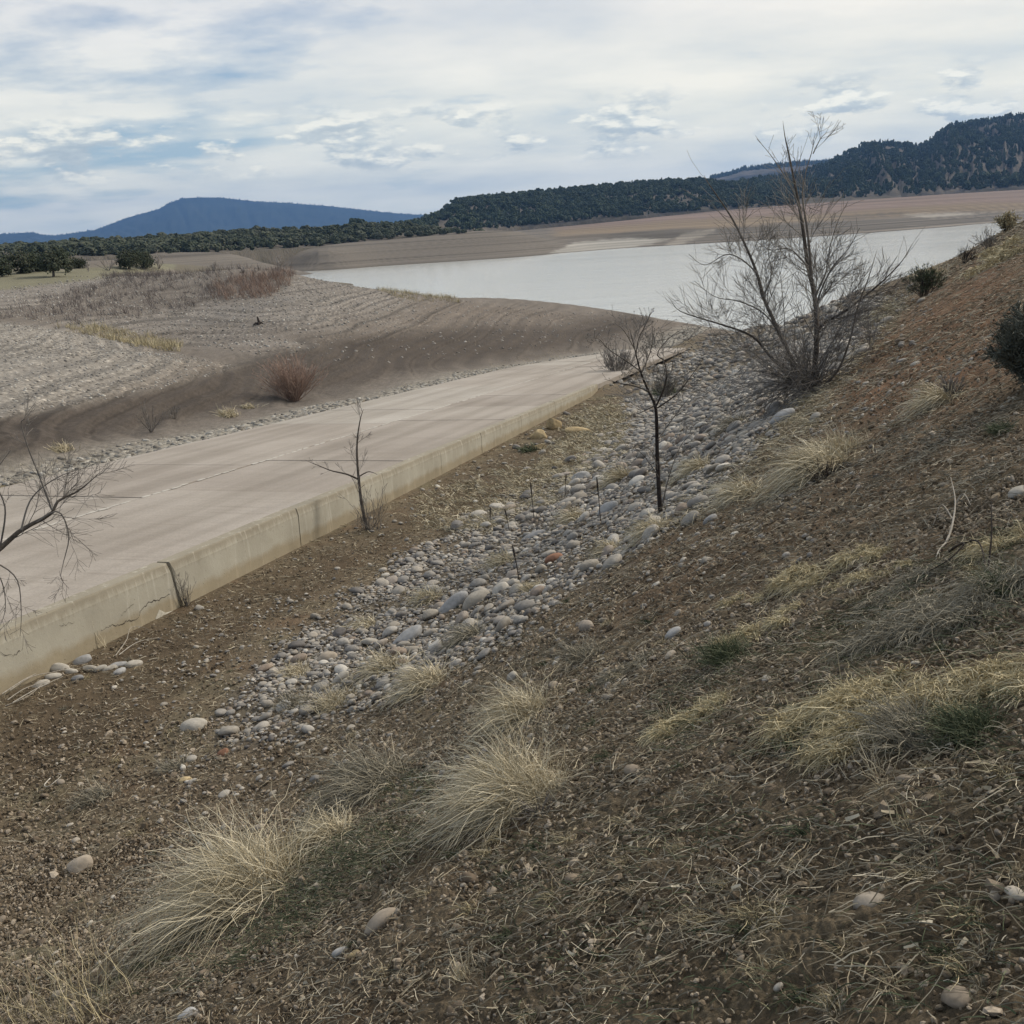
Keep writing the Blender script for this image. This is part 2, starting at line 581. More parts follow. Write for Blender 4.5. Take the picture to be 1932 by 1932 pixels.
# thin veil of cloud over blue: open patches towards the left
leftness = math_(nt, 'MULTIPLY_ADD', azn, -1.40, -0.27)
lift = math_(nt, 'MULTIPLY_ADD', math_(nt, 'ABSOLUTE', math_(nt, 'SUBTRACT', zc, 0.15)), -4.2, 0.26)
open_ = math_(nt, 'ADD', math_(nt, 'MULTIPLY', math_(nt, 'SUBTRACT', 0.52, n_big), 3.4), math_(nt, 'ADD', leftness, lift))
open_ = math_(nt, 'ADD', open_, math_(nt, 'MULTIPLY', math_(nt, 'SUBTRACT', 0.5, n_det), 1.6))
blue = ramp(nt, open_, [(0.22, (0, 0, 0)), (0.75, (0.9,) * 3)])
veil = ramp(nt, n_det, [(0.30, (0.51, 0.555, 0.615)), (0.48, (0.625, 0.645, 0.665)), (0.68, (0.725, 0.727, 0.725))])
# brighter and warmer near the veiled sun
sd = (math.sin(SUN_AZ) * math.cos(SUN_EL), math.cos(SUN_AZ) * math.cos(SUN_EL), math.sin(SUN_EL))
dt = N(nt, 'ShaderNodeVectorMath'); dt.operation = 'DOT_PRODUCT'; nt.links.new(tc.outputs['Generated'], dt.inputs[0]); dt.inputs[1].default_value = sd
glow = ramp(nt, dt.outputs['Value'], [(0.35, (1, 1, 1)), (0.8, (1.10, 1.06, 1.0)), (1.0, (1.9, 1.8, 1.65))])
cl = mixc(nt, 1.0, veil, glow, 'MULTIPLY')
clear = N(nt, 'ShaderNodeVectorMath'); clear.operation = 'SCALE'; clear.inputs['Scale'].default_value = 0.075; nt.links.new(sky.outputs[0], clear.inputs[0])
bluecol = mixc(nt, 0.45, clear.outputs[0], (0.27, 0.39, 0.57))
c1 = mixc(nt, blue, cl, bluecol)
# a bank of small flat-based cumulus low above the horizon
band = vec(math_(nt, 'MULTIPLY', azn, 11.5), math_(nt, 'MULTIPLY', Z, 34.0), 0.0)
cn = noise_n(nt, band, 1.0, 7, 0.58)
low = ramp(nt, Z, [(0.060, (0, 0, 0)), (0.070, (1, 1, 1)), (0.105, (0.9,) * 3), (0.125, (0, 0, 0))])
cm = math_(nt, 'MULTIPLY', ramp(nt, cn, [(0.495, (0, 0, 0)), (0.555, (1, 1, 1))]), low)
bandu = vec(math_(nt, 'MULTIPLY', azn, 11.5), math_(nt, 'MULTIPLY_ADD', Z, 34.0, 0.24), 0.0)
cnu = noise_n(nt, bandu, 1.0, 7, 0.58)
edge = math_(nt, 'MULTIPLY_ADD', math_(nt, 'SUBTRACT', cn, cnu), 4.5, 0.42, clamp=True)
cumc = ramp(nt, edge, [(0.1, (0.36, 0.415, 0.485)), (0.40, (0.44, 0.49, 0.55)), (0.8, (0.80, 0.79, 0.77))])
c2 = mixc(nt, math_(nt, 'MULTIPLY', cm, 0.95), c1, cumc)
# streaks of grey stratus just above the skyline
st = vec(math_(nt, 'MULTIPLY', azn, 2.6), math_(nt, 'MULTIPLY', Z, 34.0), 3.0)
sn = noise_n(nt, st, 1.0, 5, 0.55)
sm = math_(nt, 'MULTIPLY', ramp(nt, sn, [(0.45, (0, 0, 0)), (0.68, (0.6,) * 3)]), ramp(nt, Z, [(0.0, (0.5,) * 3), (0.09, (0.55,) * 3), (0.3, (0.15,) * 3)]))
c3 = mixc(nt, math_(nt, 'MULTIPLY', sm, 0.45), c2, (0.48, 0.535, 0.595))
c3 = mixc(nt, 1.0, c3, ramp(nt, Z, [(0.0, (1.50, 1.43, 1.16)), (0.10, (1.36, 1.31, 1.10)), (0.2, (1.12, 1.09, 1.03)), (0.5, (1.03, 1.02, 1.0))]), 'MULTIPLY')
nt.links.new(c3, bg.inputs['Color']); bg.inputs['Strength'].default_value = 1.0
# the clear part of the sky is scaled where it is mixed with the clouds

sl = bpy.data.lights.new('sun', 'SUN'); sl.energy = 2.7; sl.angle = math.radians(10); sl.color = (1.0, 0.92, 0.80)
so = bpy.data.objects.new('sun', sl); COL.objects.link(so)
from mathutils import Vector
so.rotation_euler = Vector((-sd[0], -sd[1], -sd[2])).to_track_quat('-Z', 'Y').to_euler()
so.location = (30, -10, 60)

cam = bpy.data.cameras.new('camera'); co = bpy.data.objects.new('camera', cam); COL.objects.link(co)
cam.sensor_width = 36; cam.lens = 36 * F / 1024; cam.clip_start = 0.05; cam.clip_end = 40000
from mathutils import Matrix
Mx = Matrix(((CR[0], CU[0], -_f[0], EYE[0]), (CR[1], CU[1], -_f[1], EYE[1]), (CR[2], CU[2], -_f[2], EYE[2]), (0, 0, 0, 1)))
co.matrix_world = Mx
SC.camera = co

# air
HAZE_D = 8.0e-5
hz, hnt, hb = mat('haze_air'); hnt.nodes.remove(hb)
pv = N(hnt, 'ShaderNodeVolumePrincipled'); pv.inputs['Density'].default_value = HAZE_D; pv.inputs['Color'].default_value = (0.21, 0.41, 0.82, 1); pv.inputs['Anisotropy'].default_value = 0.2
hnt.links.new(pv.outputs[0], hnt.nodes['Material Output'].inputs['Volume'])
S, H0, H1 = 12600, -26, 640
hv = [(x, y, z) for z in (H0, H1) for x, y in ((-S, -S), (S, -S), (S, S), (-S, S))]
me = mesh_np('haze', hv, quads=[(0, 3, 2, 1), (4, 5, 6, 7), (0, 1, 5, 4), (1, 2, 6, 5), (2, 3, 7, 6), (3, 0, 4, 7)], mat=hz, smooth=False)
if HAZE_D: tag(link('haze', me), kind='stuff')

# ------------------------------------------------------------------ ground sheet
azs = np.radians(np.r_[np.arange(-108, -34, 1.6), np.arange(-34, 34.01, 0.085), np.arange(35.5, 108.1, 1.6)])
lrs = np.r_[np.arange(math.log(0.32), math.log(1.5), 0.02), np.arange(math.log(1.5), math.log(7.5), 0.0025), np.arange(math.log(7.5), math.log(12), 0.0038), np.arange(math.log(12), math.log(60), 0.0055),
            np.arange(math.log(60), math.log(420), 0.008), np.arange(math.log(420), math.log(900), 0.0032), np.arange(math.log(900), math.log(2000), 0.009), np.linspace(math.log(2000), math.log(12400), 25)]
RR = np.exp(lrs)
gx = (RR[:, None] * np.sin(azs)[None, :]).ravel(); gy = (RR[:, None] * np.cos(azs)[None, :]).ravel()
gr = np.hypot(gx, gy)
gz = ground_z(gx, gy)
gu, gv = uv(gx, gy)
gpx, gpy = proj(gx, gy, gz)
gpx = gpx + 6 * fbm(gx / 1.2, gy / 1.2, 41, 2) * sstep(60, 5, gr) * 3 + 5 * fbm(gx / 5, gy / 5, 42, 2)
gpy = gpy + 5 * fbm(gx / 1.1, gy / 1.1, 43, 2) * sstep(60, 5, gr) * 3 + 2.5 * fbm(gx / 6, gy / 6, 44, 2)


def area(P, soft=8.0):
    return sstep(-soft, soft, poly_sd(gpx, gpy, polyK(P)))


near = sstep(75, 60, gr)
m_cob = area(A_COBBLE, 10) * sstep(110, 95, gr)
m_gul = area(A_GULLY, 9); m_kn = area(A_KNOLL, 5); m_fk = area(A_FARK, 7); m_mead = area(A_MEADOW, 2.5) * sstep(90, 110, gr); m_br = area(A_BRUSHY, 6)
m_soil = area(A_SOIL_WALL, 12); m_red = area(A_RED, 30); m_redn = area(A_REDNEAR, 25)
leftside = sstep(0.2, 0.6, -(gv - ramp_left(gu))) * sstep(200, 160, gr)
n1 = fbm(gx / 0.35, gy / 0.35, 51, 4); n2 = fbm(gx / 1.6, gy / 1.6, 52, 3); n3 = fbm(gx / 7, gy / 7, 53, 3); n4 = fbm(gx / 0.06, gy / 0.06, 54, 2)


def C(*c): return np.array(c)[None, :]


def over(base, m, c):
    return base * (1 - m[:, None]) + c * m[:, None]


colr = C(0.148, 0.117, 0.080) * np.ones((len(gx), 1))
colr = over(colr, sstep(-0.1, 0.5, n2) * 0.7, C(0.148, 0.133, 0.088))
colr = over(colr, sstep(0.1, 0.5, fbm(gx / 0.9, gy / 0.9, 56, 3)) * 0.7, C(0.128, 0.087, 0.055))
colr = over(colr, m_redn * 0.5, C(0.132, 0.086, 0.054))
colr = over(colr, m_red * 0.75, C(0.160, 0.087, 0.050))
colr = over(colr, m_soil * 0.85, C(0.092, 0.069, 0.045))
colr = over(colr, m_cob * 0.55, C(0.125, 0.110, 0.090))
# left bank
strip = leftside * sstep(0.0, 0.5, ramp_left(gu) - gv) * sstep(5, 1.5, ramp_left(gu) - gv)
colr = over(colr, leftside, C(0.150, 0.130, 0.112))
gravelN = sstep(-0.25, 0.35, fbm(gx / 9, gy / 9, 57, 4))
colr = over(colr, m_fk, C(0.205, 0.185, 0.165))
colr = over(colr, m_kn, C(0.235, 0.216, 0.192))
colr = over(colr, m_kn * sstep(-3.2, -4.2, gz) * 0.6, C(0.135, 0.108, 0.085))
colr = over(colr, m_fk * sstep(-3.2, -5.4, gz + 0.9 * n3) * 0.65, C(0.125, 0.100, 0.080))
colr = over(colr, m_gul * 0.9, C(0.066, 0.054, 0.045))
# old shoreline bands follow the contours
zz = gz + 0.035 * n3
b1_ = gnoise(zz / 0.085, gx / 160, 58); b2_ = gnoise(zz / 0.21, gx / 120, 59); b3_ = gnoise(zz / 0.05, gx / 120, 64)
bm = leftside * np.clip(m_gul + m_fk * 0.9 + m_kn * 0.25 + 0.3, 0, 1) * sstep(-0.8, -2.2, gz)
lines = 1 - 0.50 * sstep(0.12, 0.40, b1_) - 0.26 * sstep(0.1, 0.4, b2_) + 0.20 * sstep(0.1, 0.4, -b1_) - 0.16 * sstep(0.1, 0.4, b3_)
bm = bm * (0.85 - 0.35 * m_gul) * np.clip(1.0 + 1.0 * fbm(gx / 7, gy / 7, 68, 3), 0.3, 1.1)
colr = colr * (1 + (bm * (np.clip(lines, 0.35, 1.4) - 1))[:, None])
colr = over(colr, m_br * 0.6, C(0.135, 0.115, 0.098))
colr = over(colr, strip * 0.9, C(0.27, 0.25, 0.215))
far1 = sstep(200, 240, gr)
meadow_far = far1 * sstep(420, 400, gr) + m_mead
colr = over(colr, np.clip(far1 * sstep(420, 400, gr), 0, 1), C(0.135, 0.118, 0.088))
colr = over(colr, np.clip(m_mead, 0, 1), C(0.175, 0.165, 0.115))
bank = sstep(395, 430, gr) * (1 + 0 * gr)
colr = over(colr, bank, C(0.150, 0.132, 0.112))
colr = colr * (1 - (bank * (0.34 * sstep(0.1, 0.4, gnoise(gz / 0.95, gx / 700, 69)) + 0.2 * sstep(0.1, 0.4, gnoise(gz / 0.5, gx / 500, 70))))[:, None])
colr = colr * (1 + (bank * (0.30 * fbm(gz / 0.9, gx / 400, 60, 3) + 0.0 * gz))[:, None])
# drawn-down mudflats: grey-brown low, tan, then rosy at the top
flat_r = sstep(545, 565, gpx) * sstep(560, 640, gr)
gzn = gz + 3.6 * fbm(gx / 110, gy / 160, 62, 4)
colr = over(colr, flat_r * sstep(-2.5, 1.0, gzn) * 0.9, C(0.185, 0.142, 0.098))
colr = over(colr, flat_r * sstep(3.5, 7.5, gzn) * 0.9, C(0.162, 0.120, 0.104))
colr = over(colr, flat_r * sstep(0.30, 0.5, fbm(gx / 60, gy / 25, 63, 3)) * sstep(-3, -8, gz) * 0.8, C(0.29, 0.26, 0.22))
for P_, c_, k_ in (([(1035, 478), (1085, 457), (1190, 447), (1262, 452), (1200, 466), (1110, 481)], C(0.30, 0.285, 0.255), .85), ([(1130, 448), (1180, 438), (1300, 438), (1350, 446), (1240, 450)], C(0.085, 0.075, 0.062), .8),
                   ([(1245, 470), (1290, 440), (1345, 432), (1350, 438), (1300, 455), (1270, 470)], C(0.26, 0.235, 0.20), .7), ([(1700, 405), (1800, 400), (1850, 404), (1760, 412)], C(0.29, 0.265, 0.23), .7), ([(1560, 408), (1700, 400), (1720, 404), (1600, 414)], C(0.08, 0.07, 0.06), .6)):
    colr = over(colr, sstep(-1.5, 1.5, poly_sd(gpx, gpy, polyK(P_))) * sstep(500, 560, gr) * k_, c_)
hz_ = gnoise(gz / 1.1 + 0.6 * fbm(gx / 150, gy / 150, 67, 2), gx / 500, 66)
colr = colr * (1 + (flat_r * (0.30 * np.clip(hz_ * 2, -1, 1)))[:, None])
colr = over(colr, sstep(1500, 1700, gr), C(0.09, 0.10, 0.07))
colr = over(colr, sstep(WATER + 0.35, WATER + 0.05, gz), C(0.095, 0.08, 0.066))
soilmix = near * (1 - m_cob * 0.5)
colr = colr * (1 + (soilmix * (0.28 * n1 + 0.30 * n4))[:, None])
colr = colr * (1 + (0.18 * n2 * sstep(220, 120, gr) + 0.12 * n3 * sstep(420, 250, gr))[:, None])
colr = np.clip(colr, 0.01, 0.8)
# clods, crumbs and ruts: real relief near the camera
fade = sstep(45, 14, gr)
offramp = sstep(0.05, 0.4, -ramp_inside(gu, gv)) * sstep(0.0, 0.3, np.where(gv > VW - 0.4, gv - VW + 0.1, 1))
cl1 = np.abs(gnoise(gx / 0.045, gy / 0.045, 71)); cl2 = np.abs(gnoise(gx / 0.11, gy / 0.11, 72)); cl3 = gnoise(gx / 0.024, gy / 0.024, 73)
cl0 = np.abs(gnoise(gx / 0.021, gy / 0.021, 76))
clod = 0.020 * cl1 * sstep(14, 6, gr) + 0.030 * cl2 + 0.006 * cl3 * sstep(9, 4, gr) + 0.012 * cl0 * sstep(9, 4, gr) + 0.03 * gnoise(gx / 0.3, gy / 0.3, 74)
clod_amt = 0.55 + 0.45 * sstep(-0.4, 0.3, n2)
gz = gz + (clod - 0.020) * clod_amt * fade * offramp
far_rock = np.clip(m_kn + m_fk * 0.8 + strip, 0, 1) * leftside
gz = gz + far_rock * 0.07 * np.abs(gnoise(gx / 0.35, gy / 0.35, 75))
peb = np.clip(far_rock * (0.35 + 0.65 * gravelN) * (1 - m_gul * 0.8) + 0.25 * m_cob + 0.12 * near, 0, 1)
nr, nc = len(RR), len(azs)
i = np.arange(nr - 1)[:, None] * nc; j = np.arange(nc - 1)[None, :]
Q = np.stack([i + j, i + j + 1, i + nc + j + 1, i + nc + j], -1).reshape(-1, 4)
gm, nt, b = mat('ground')
g = N(nt, 'ShaderNodeNewGeometry'); P = g.outputs['Position']
c = attr(nt, 'Col', 'Color'); pb = attr(nt, 'peb')
k1 = ramp(nt, noise_n(nt, P, 70, 6, 0.8), [(0.3, (0.50,) * 3), (0.5, (0.95,) * 3), (0.72, (1.6, 1.55, 1.45))])
c1 = mixc(nt, 1.0, c, k1, 'MULTIPLY')
vo = N(nt, 'ShaderNodeTexVoronoi'); vo.inputs['Scale'].default_value = 3.8; nt.links.new(P, vo.inputs['Vector'])
rc = N(nt, 'ShaderNodeSeparateColor'); nt.links.new(vo.outputs['Color'], rc.inputs[0])
k2 = ramp(nt, rc.outputs[0], [(0.0, (0.35, 0.34, 0.33)), (0.55, (0.95, 0.93, 0.92)), (0.82, (1.5, 1.48, 1.45)), (1.0, (2.3, 2.28, 2.22))])
inn = ramp(nt, vo.outputs['Distance'], [(0.25, (1, 1, 1)), (0.6, (0.0,) * 3)])
c2 = mixc(nt, math_(nt, 'MULTIPLY', pb, inn), c1, mixc(nt, 1.0, c1, k2, 'MULTIPLY'))
nt.links.new(c2, b.inputs['Base Color']); b.inputs['Roughness'].default_value = 0.95; b.inputs['Specular IOR Level'].default_value = 0.12
b1 = bump(nt, b, noise_n(nt, P, 60, 8, 0.8), 0.9, 0.022)
bump(nt, b, math_(nt, 'MULTIPLY', vo.outputs['Distance'], pb), 0.8, -0.12, b1)
ground_me = mesh_np('ground', np.c_[gx, gy, gz], quads=Q, mat=gm, attrs={'peb': peb}, cols={'Col': colr})
tag(link('ground', ground_me), kind='structure')

# ------------------------------------------------------------------ lake
wm, nt, b = mat('lake_water')
b.inputs['Base Color'].default_value = (0.44, 0.45, 0.43, 1); b.inputs['Roughness'].default_value = 0.14; b.inputs['IOR'].default_value = 1.33
g = N(nt, 'ShaderNodeNewGeometry')
mp = N(nt, 'ShaderNodeMapping'); mp.inputs['Rotation'].default_value = (0, 0, 0.35); mp.inputs['Scale'].default_value = (0.35, 1.0, 1.0); nt.links.new(g.outputs['Position'], mp.inputs[0])
w1 = noise_n(nt, mp.outputs[0], 1.1, 4, 0.6); w2 = noise_n(nt, mp.outputs[0], 0.12, 3, 0.5)
gust = ramp(nt, noise_n(nt, mp.outputs[0], 0.02, 3, 0.5), [(0.35, (0.5,) * 3), (0.65, (1,) * 3)])
bump(nt, b, math_(nt, 'ADD', math_(nt, 'MULTIPLY', w1, gust), w2), 0.8, 0.16)
wx = [-1200, -600, -200, 0, 200, 600, 1200]; wy = [60, 120, 250, 400, 600, 900]
wv = [(x, y, WATER) for y in wy for x in wx]
wq = [(r * 7 + c, r * 7 + c + 1, (r + 1) * 7 + c + 1, (r + 1) * 7 + c) for r in range(5) for c in range(6)]
tag(link('lake_water', mesh_np('lake_water', wv, quads=wq, mat=wm)), kind='structure')

# ------------------------------------------------------------------ boat ramp slab and its edge wall
cm_, nt, b = mat('ramp_concrete')
g = N(nt, 'ShaderNodeNewGeometry')
uvw = N(nt, 'ShaderNodeMapping'); uvw.vector_type = 'POINT'; uvw.inputs['Rotation'].default_value = (0, 0, RAZ); nt.links.new(g.outputs['Position'], uvw.inputs[0])
sp = N(nt, 'ShaderNodeSeparateXYZ'); nt.links.new(uvw.outputs[0], sp.inputs[0])   # x = v, y = u
V_, U_ = sp.outputs[0], sp.outputs[1]


def nv(sx, sy, scale, detail=5, rough=0.6, seed=0.0):
    mpn = N(nt, 'ShaderNodeMapping'); mpn.inputs['Scale'].default_value = (sx, sy, 1); mpn.inputs['Location'].default_value = (seed, seed * 1.7, 0); nt.links.new(uvw.outputs[0], mpn.inputs[0])
    return noise_n(nt, mpn.outputs[0], scale, detail, rough)


base = ramp(nt, nv(1, 1, 0.25, 4), [(0.3, (0.262, 0.234, 0.203)), (0.7, (0.322, 0.293, 0.260))])
tone = attr(nt, 'tint')
base = mixc(nt, 1.0, base, ramp(nt, tone, [(0, (0.82, 0.79, 0.77)), (0.5, (1.0, 0.98, 0.965)), (1, (1.12, 1.13, 1.13))]), 'MULTIPLY')
streak = ramp(nt, nv(0.35, 7.0, 1.0, 6, 0.7, 3.0), [(0.26, (0.74, 0.71, 0.68)), (0.42, (1, 1, 1)), (0.70, (1.12, 1.12, 1.12))])
base = mixc(nt, 0.75, base, mixc(nt, 1.0, base, streak, 'MULTIPLY'))
drive = ramp(nt, nv(1.6, 0.05, 1.0, 3, 0.5, 9.0), [(0.35, (0.82, 0.81, 0.79)), (0.6, (1.06, 1.06, 1.06))])
base = mixc(nt, 1.0, base, drive, 'MULTIPLY')
speck = ramp(nt, nv(1, 1, 26, 3, 0.7, 5.0), [(0.3, (0.82,) * 3), (0.6, (1.04,) * 3)])
base = mixc(nt, 1.0, base, speck, 'MULTIPLY')
nt.links.new(base, b.inputs['Base Color']); b.inputs['Roughness'].default_value = 0.82; b.inputs['Specular IOR Level'].default_value = 0.25
groove = nv(0.15, 22.0, 1.0, 3, 0.6, 1.0)
b1 = bump(nt, b, groove, 0.35, 0.012)
bump(nt, b, nv(1, 1, 14, 5, 0.65), 0.3, 0.006, b1)
rampMB = MB()
jr = random.Random(3)
VC = -13.45
us = [-30, -24, -18, -12, -6.5, -1, 4.5, 9.2, 13.6, 18.1, 22.5, 27.2, 31.6, 36.2, 40.9, 46.6, 53, 60, 67, 75, 83]
joint_lines = []
for a_, b_ in zip(us[:-1], us[1:]):
    for lane in (0, 1):
        sh = 0.9 if lane else 0.0
        u0 = a_ + sh + 0.006; u1 = b_ + sh - 0.006
        for q in range(1 if u1 < 60 else 2):
            ua = u0 + (u1 - u0) * q / (1 if u1 < 60 else 2); ub = u0 + (u1 - u0) * (q + 1) / (1 if u1 < 60 else 2)
            va0, va1 = ((float(ramp_left(ua)), VC - 0.012) if lane == 0 else (VC + 0.012, VW - 0.26))
            vb0, vb1 = ((float(ramp_left(ub)), VC - 0.012) if lane == 0 else (VC + 0.012, VW - 0.26))
            if ua > 46: va1 = va1 if lane == 0 else VW - 0.01
            if ub > 46: vb1 = vb1 if lane == 0 else VW - 0.01
            dz = jr.uniform(-0.012, 0.012)
            top = [(*xy(ua, va0), ramp_z(ua) + dz), (*xy(ua, va1), ramp_z(ua) + dz), (*xy(ub, vb1), ramp_z(ub) + dz), (*xy(ub, vb0), ramp_z(ub) + dz)]
            bot = [(x, y, z - 0.22) for x, y, z in top]
            t = jr.uniform(0.25, 0.75) + (0.28 if ua > 30 and lane == 0 else 0.05 if lane == 0 else -0.12)
            rampMB.add(top + bot, [(0, 1, 2, 3), (0, 4, 5, 1), (1, 5, 6, 2), (2, 6, 7, 3), (3, 7, 4, 0)], a=t)
ro = link('boat_ramp', rampMB.mesh('boat_ramp', cm_, False)); tag(ro, kind='structure')
# mortar and crumbs along the middle joint
mj, nt, b = mat('joint_mortar')
b.inputs['Base Color'].default_value = (0.40, 0.375, 0.335, 1); b.inputs['Roughness'].default_value = 0.95
jm = MB()
for uu in np.arange(-5, 82, 0.35):
    if jr.random() < 0.82:
        wv_ = jr.uniform(0.015, 0.05); L = 0.32
        c0 = VC + jr.uniform(-0.02, 0.02)
        pts = []
        for s_, w_, h_ in ((0, wv_, 0.004), (0.5, wv_ * jr.uniform(0.6, 1.6), jr.uniform(0.008, 0.022)), (1, wv_, 0.004)):
            u_ = uu + L * s_
            for dv, hh in ((-w_, 0.0), (0, h_), (w_, 0.0)):
                pts.append((*xy(u_, c0 + dv), ramp_z(u_) + hh + 0.004))
        jm.add(pts, [(0, 1, 4, 3), (1, 2, 5, 4), (3, 4, 7, 6), (4, 5, 8, 7)])
tag(link('ramp_joint', jm.mesh('ramp_joint', mj)), kind='structure')

# the wall: cast panels, some cracked apart
wl, nt, b = mat('wall_concrete')
g = N(nt, 'ShaderNodeNewGeometry'); tcw = N(nt, 'ShaderNodeMapping'); tcw.inputs['Rotation'].default_value = (0, 0, RAZ); nt.links.new(g.outputs['Position'], tcw.inputs[0])
dn = attr(nt, 'tint')       # depth below the top edge, metres
base = ramp(nt, noise_n(nt, P := g.outputs['Position'], 1.1, 5, 0.6), [(0.3, (0.310, 0.287, 0.232)), (0.7, (0.395, 0.372, 0.308))])
mpd = N(nt, 'ShaderNodeMapping'); mpd.inputs['Scale'].default_value = (9, 9, 0.7); nt.links.new(g.outputs['Position'], mpd.inputs[0])
drip = noise_n(nt, mpd.outputs[0], 1.3, 5, 0.7)
dlen = math_(nt, 'MULTIPLY', drip, 0.42)
dark = ramp(nt, math_(nt, 'SUBTRACT', dlen, dn), [(0.02, (1, 1, 1)), (0.16, (0.66, 0.62, 0.57))])
base = mixc(nt, 0.8, base, mixc(nt, 1.0, base, dark, 'MULTIPLY'))
mpe = N(nt, 'ShaderNodeMapping'); mpe.inputs['Scale'].default_value = (6, 6, 0.5); mpe.inputs['Location'].default_value = (3, 1, 0); nt.links.new(g.outputs['Position'], mpe.inputs[0])
lime = ramp(nt, noise_n(nt, mpe.outputs[0], 1.2, 4, 0.7), [(0.56, (0, 0, 0)), (0.7, (0.55,) * 3)])
base = mixc(nt, lime, base, (0.52, 0.49, 0.42))
pit = ramp(nt, noise_n(nt, g.outputs['Position'], 34, 2, 0.5), [(0.24, (0.35, 0.32, 0.28)), (0.30, (1, 1, 1))])
base = mixc(nt, 1.0, base, pit, 'MULTIPLY')
foot = ramp(nt, math_(nt, 'SUBTRACT', attr(nt, 'low'), math_(nt, 'MULTIPLY', noise_n(nt, g.outputs['Position'], 3.0, 4, 0.6), 0.25)), [(-0.0, (0.72, 0.62, 0.47)), (0.12, (1, 1, 1))])
base = mixc(nt, 0.7, base, mixc(nt, 1.0, base, foot, 'MULTIPLY'))
nt.links.new(base, b.inputs['Base Color']); b.inputs['Roughness'].default_value = 0.88; b.inputs['Specular IOR Level'].default_value = 0.2
bump(nt, b, noise_n(nt, g.outputs['Position'], 18, 6, 0.7), 0.35, 0.012)
cr_, nt, b = mat('crack_dark'); b.inputs['Base Color'].default_value = (0.035, 0.026, 0.018, 1); b.inputs['Roughness'].default_value = 1
wall = thing('retaining_wall', 'low weathered concrete wall of cracked cast panels holding the edge of the boat ramp', 'wall', (*xy(10, VW), ramp_z(10)))
w0 = np.array(wall.location)
# joints read off the photograph (1932 frame) -> distance down the ramp
JX = [(320, 1062), (562, 970), (724, 908), (832, 862), (908, 828), (984, 798), (1048, 772)]


def plane_u(qx, qy):
    d = ray(qx * K, qy * K)
    t = (VW - EYE[:2] @ VD) / (d[:2] @ VD)
    p = EYE + d * t
    return p[:2] @ UD


ju = [plane_u(a, b_) for a, b_ in JX]
ends = [-12, -4.5, 2.5] + ju + [UW]
gaps = {0: 0.02, 1: 0.02, 2: 0.02, 3: 0.085, 4: 0.04, 5: 0.018, 6: 0.015, 7: 0.045, 8: 0.02, 9: 0.035}
pr = np.random.default_rng(8)
for k in range(len(ends) - 1):
    ua = ends[k] + gaps.get(k, 0.02) / 2; ub = ends[k + 1] - gaps.get(k + 1, 0.02) / 2
    nu = max(8, int((ub - ua) / 0.12)); nh = 9
    tilt = pr.uniform(-0.025, 0.025) if ua > 2 else 0
    uu = np.linspace(ua, ub, nu); hh = np.linspace(0, 1, nh)
    Vv = []; A = []; LW = []
    for s in range(3):   # 0 front face, 1 top, 2 back
        for ui, u_ in enumerate(uu):
            zt = ramp_z(u_) + 0.03 + tilt * (ui / nu - 0.5); dep = wall_h(min(max(u_, 0), 60)) + 0.45
            e = 0.012 * gnoise(u_ * 5, 3.1 + k, 5) + 0.02 * max(0, gnoise(u_ * 1.3, 8.0 + k, 6))
            jag = 0.012 * gnoise(u_ * 0.0 + 1, k, 9)
            if s == 0:
                for h in hh:
                    cx = 0.03 if h == 0 else 0.0
                    ue = u_
                    if ui == 0: ue += 0.035 * gnoise(h * 4.0, k * 3.3, 12) * (1 if gaps.get(k, 0) > 0.03 else 0.2) + (0.20 * h if k == 3 else 0)
                    if ui == nu - 1: ue += (0.20 * h if k == 2 else 0) + 0.01 * gnoise(h * 4.0, k * 5.3, 13)
                    Vv.append((*xy(ue, VW - cx * (0.8 if h == 0 else 1) + 0.008 * gnoise(u_ * 2, h * 2, 10)), zt - h * dep - (0.02 + abs(e)) * (1 if h == 0 else 0)))
                    A.append(h * dep); LW.append((1 - h) * dep - 0.45 + (0.0))
            elif s == 1:
                for w in (0.035, 0.13, 0.25):
                    Vv.append((*xy(u_, VW - w), zt - (abs(e) * 0.3 if w < 0.1 else 0))); A.append(0.0); LW.append(1.0)
            else:
                Vv.append((*xy(u_, VW - 0.25), zt - dep)); A.append(dep); LW.append(1.0)
    Vv = np.array(Vv) - w0; Q = []
    for ui in range(nu - 1):
        for h in range(nh - 1):
            a = ui * nh + h; Q.append((a, a + 1, a + nh + 1, a + nh))
        o1 = nu * nh
        a0, a1 = ui * nh, (ui + 1) * nh
        t0, t1 = o1 + ui * 3, o1 + (ui + 1) * 3
        Q += [(t0, a0, a1, t1), (t0 + 1, t0, t1, t1 + 1), (t0 + 2, t0 + 1, t1 + 1, t1 + 2)]
        bk = o1 + nu * 3
        Q.append((bk + ui, t0 + 2, t1 + 2, bk + ui + 1))
    T = []
    for ui, sgn in ((0, 1), (nu - 1, -1)):   # end faces
        o1 = nu * nh; bk = o1 + nu * 3
        ring = [ui * nh + h for h in range(nh)] + [bk + ui, o1 + ui * 3 + 2, o1 + ui * 3 + 1, o1 + ui * 3]
        for q in range(1, len(ring) - 1): T.append((ring[0], ring[q], ring[q + 1]) if sgn < 0 else (ring[0], ring[q + 1], ring[q]))
    me = mesh_np('panel', Vv, quads=Q, tris=T, mat=wl, smooth=False, attrs={'tint': A, 'low': LW})
    link('panel', me, wall)
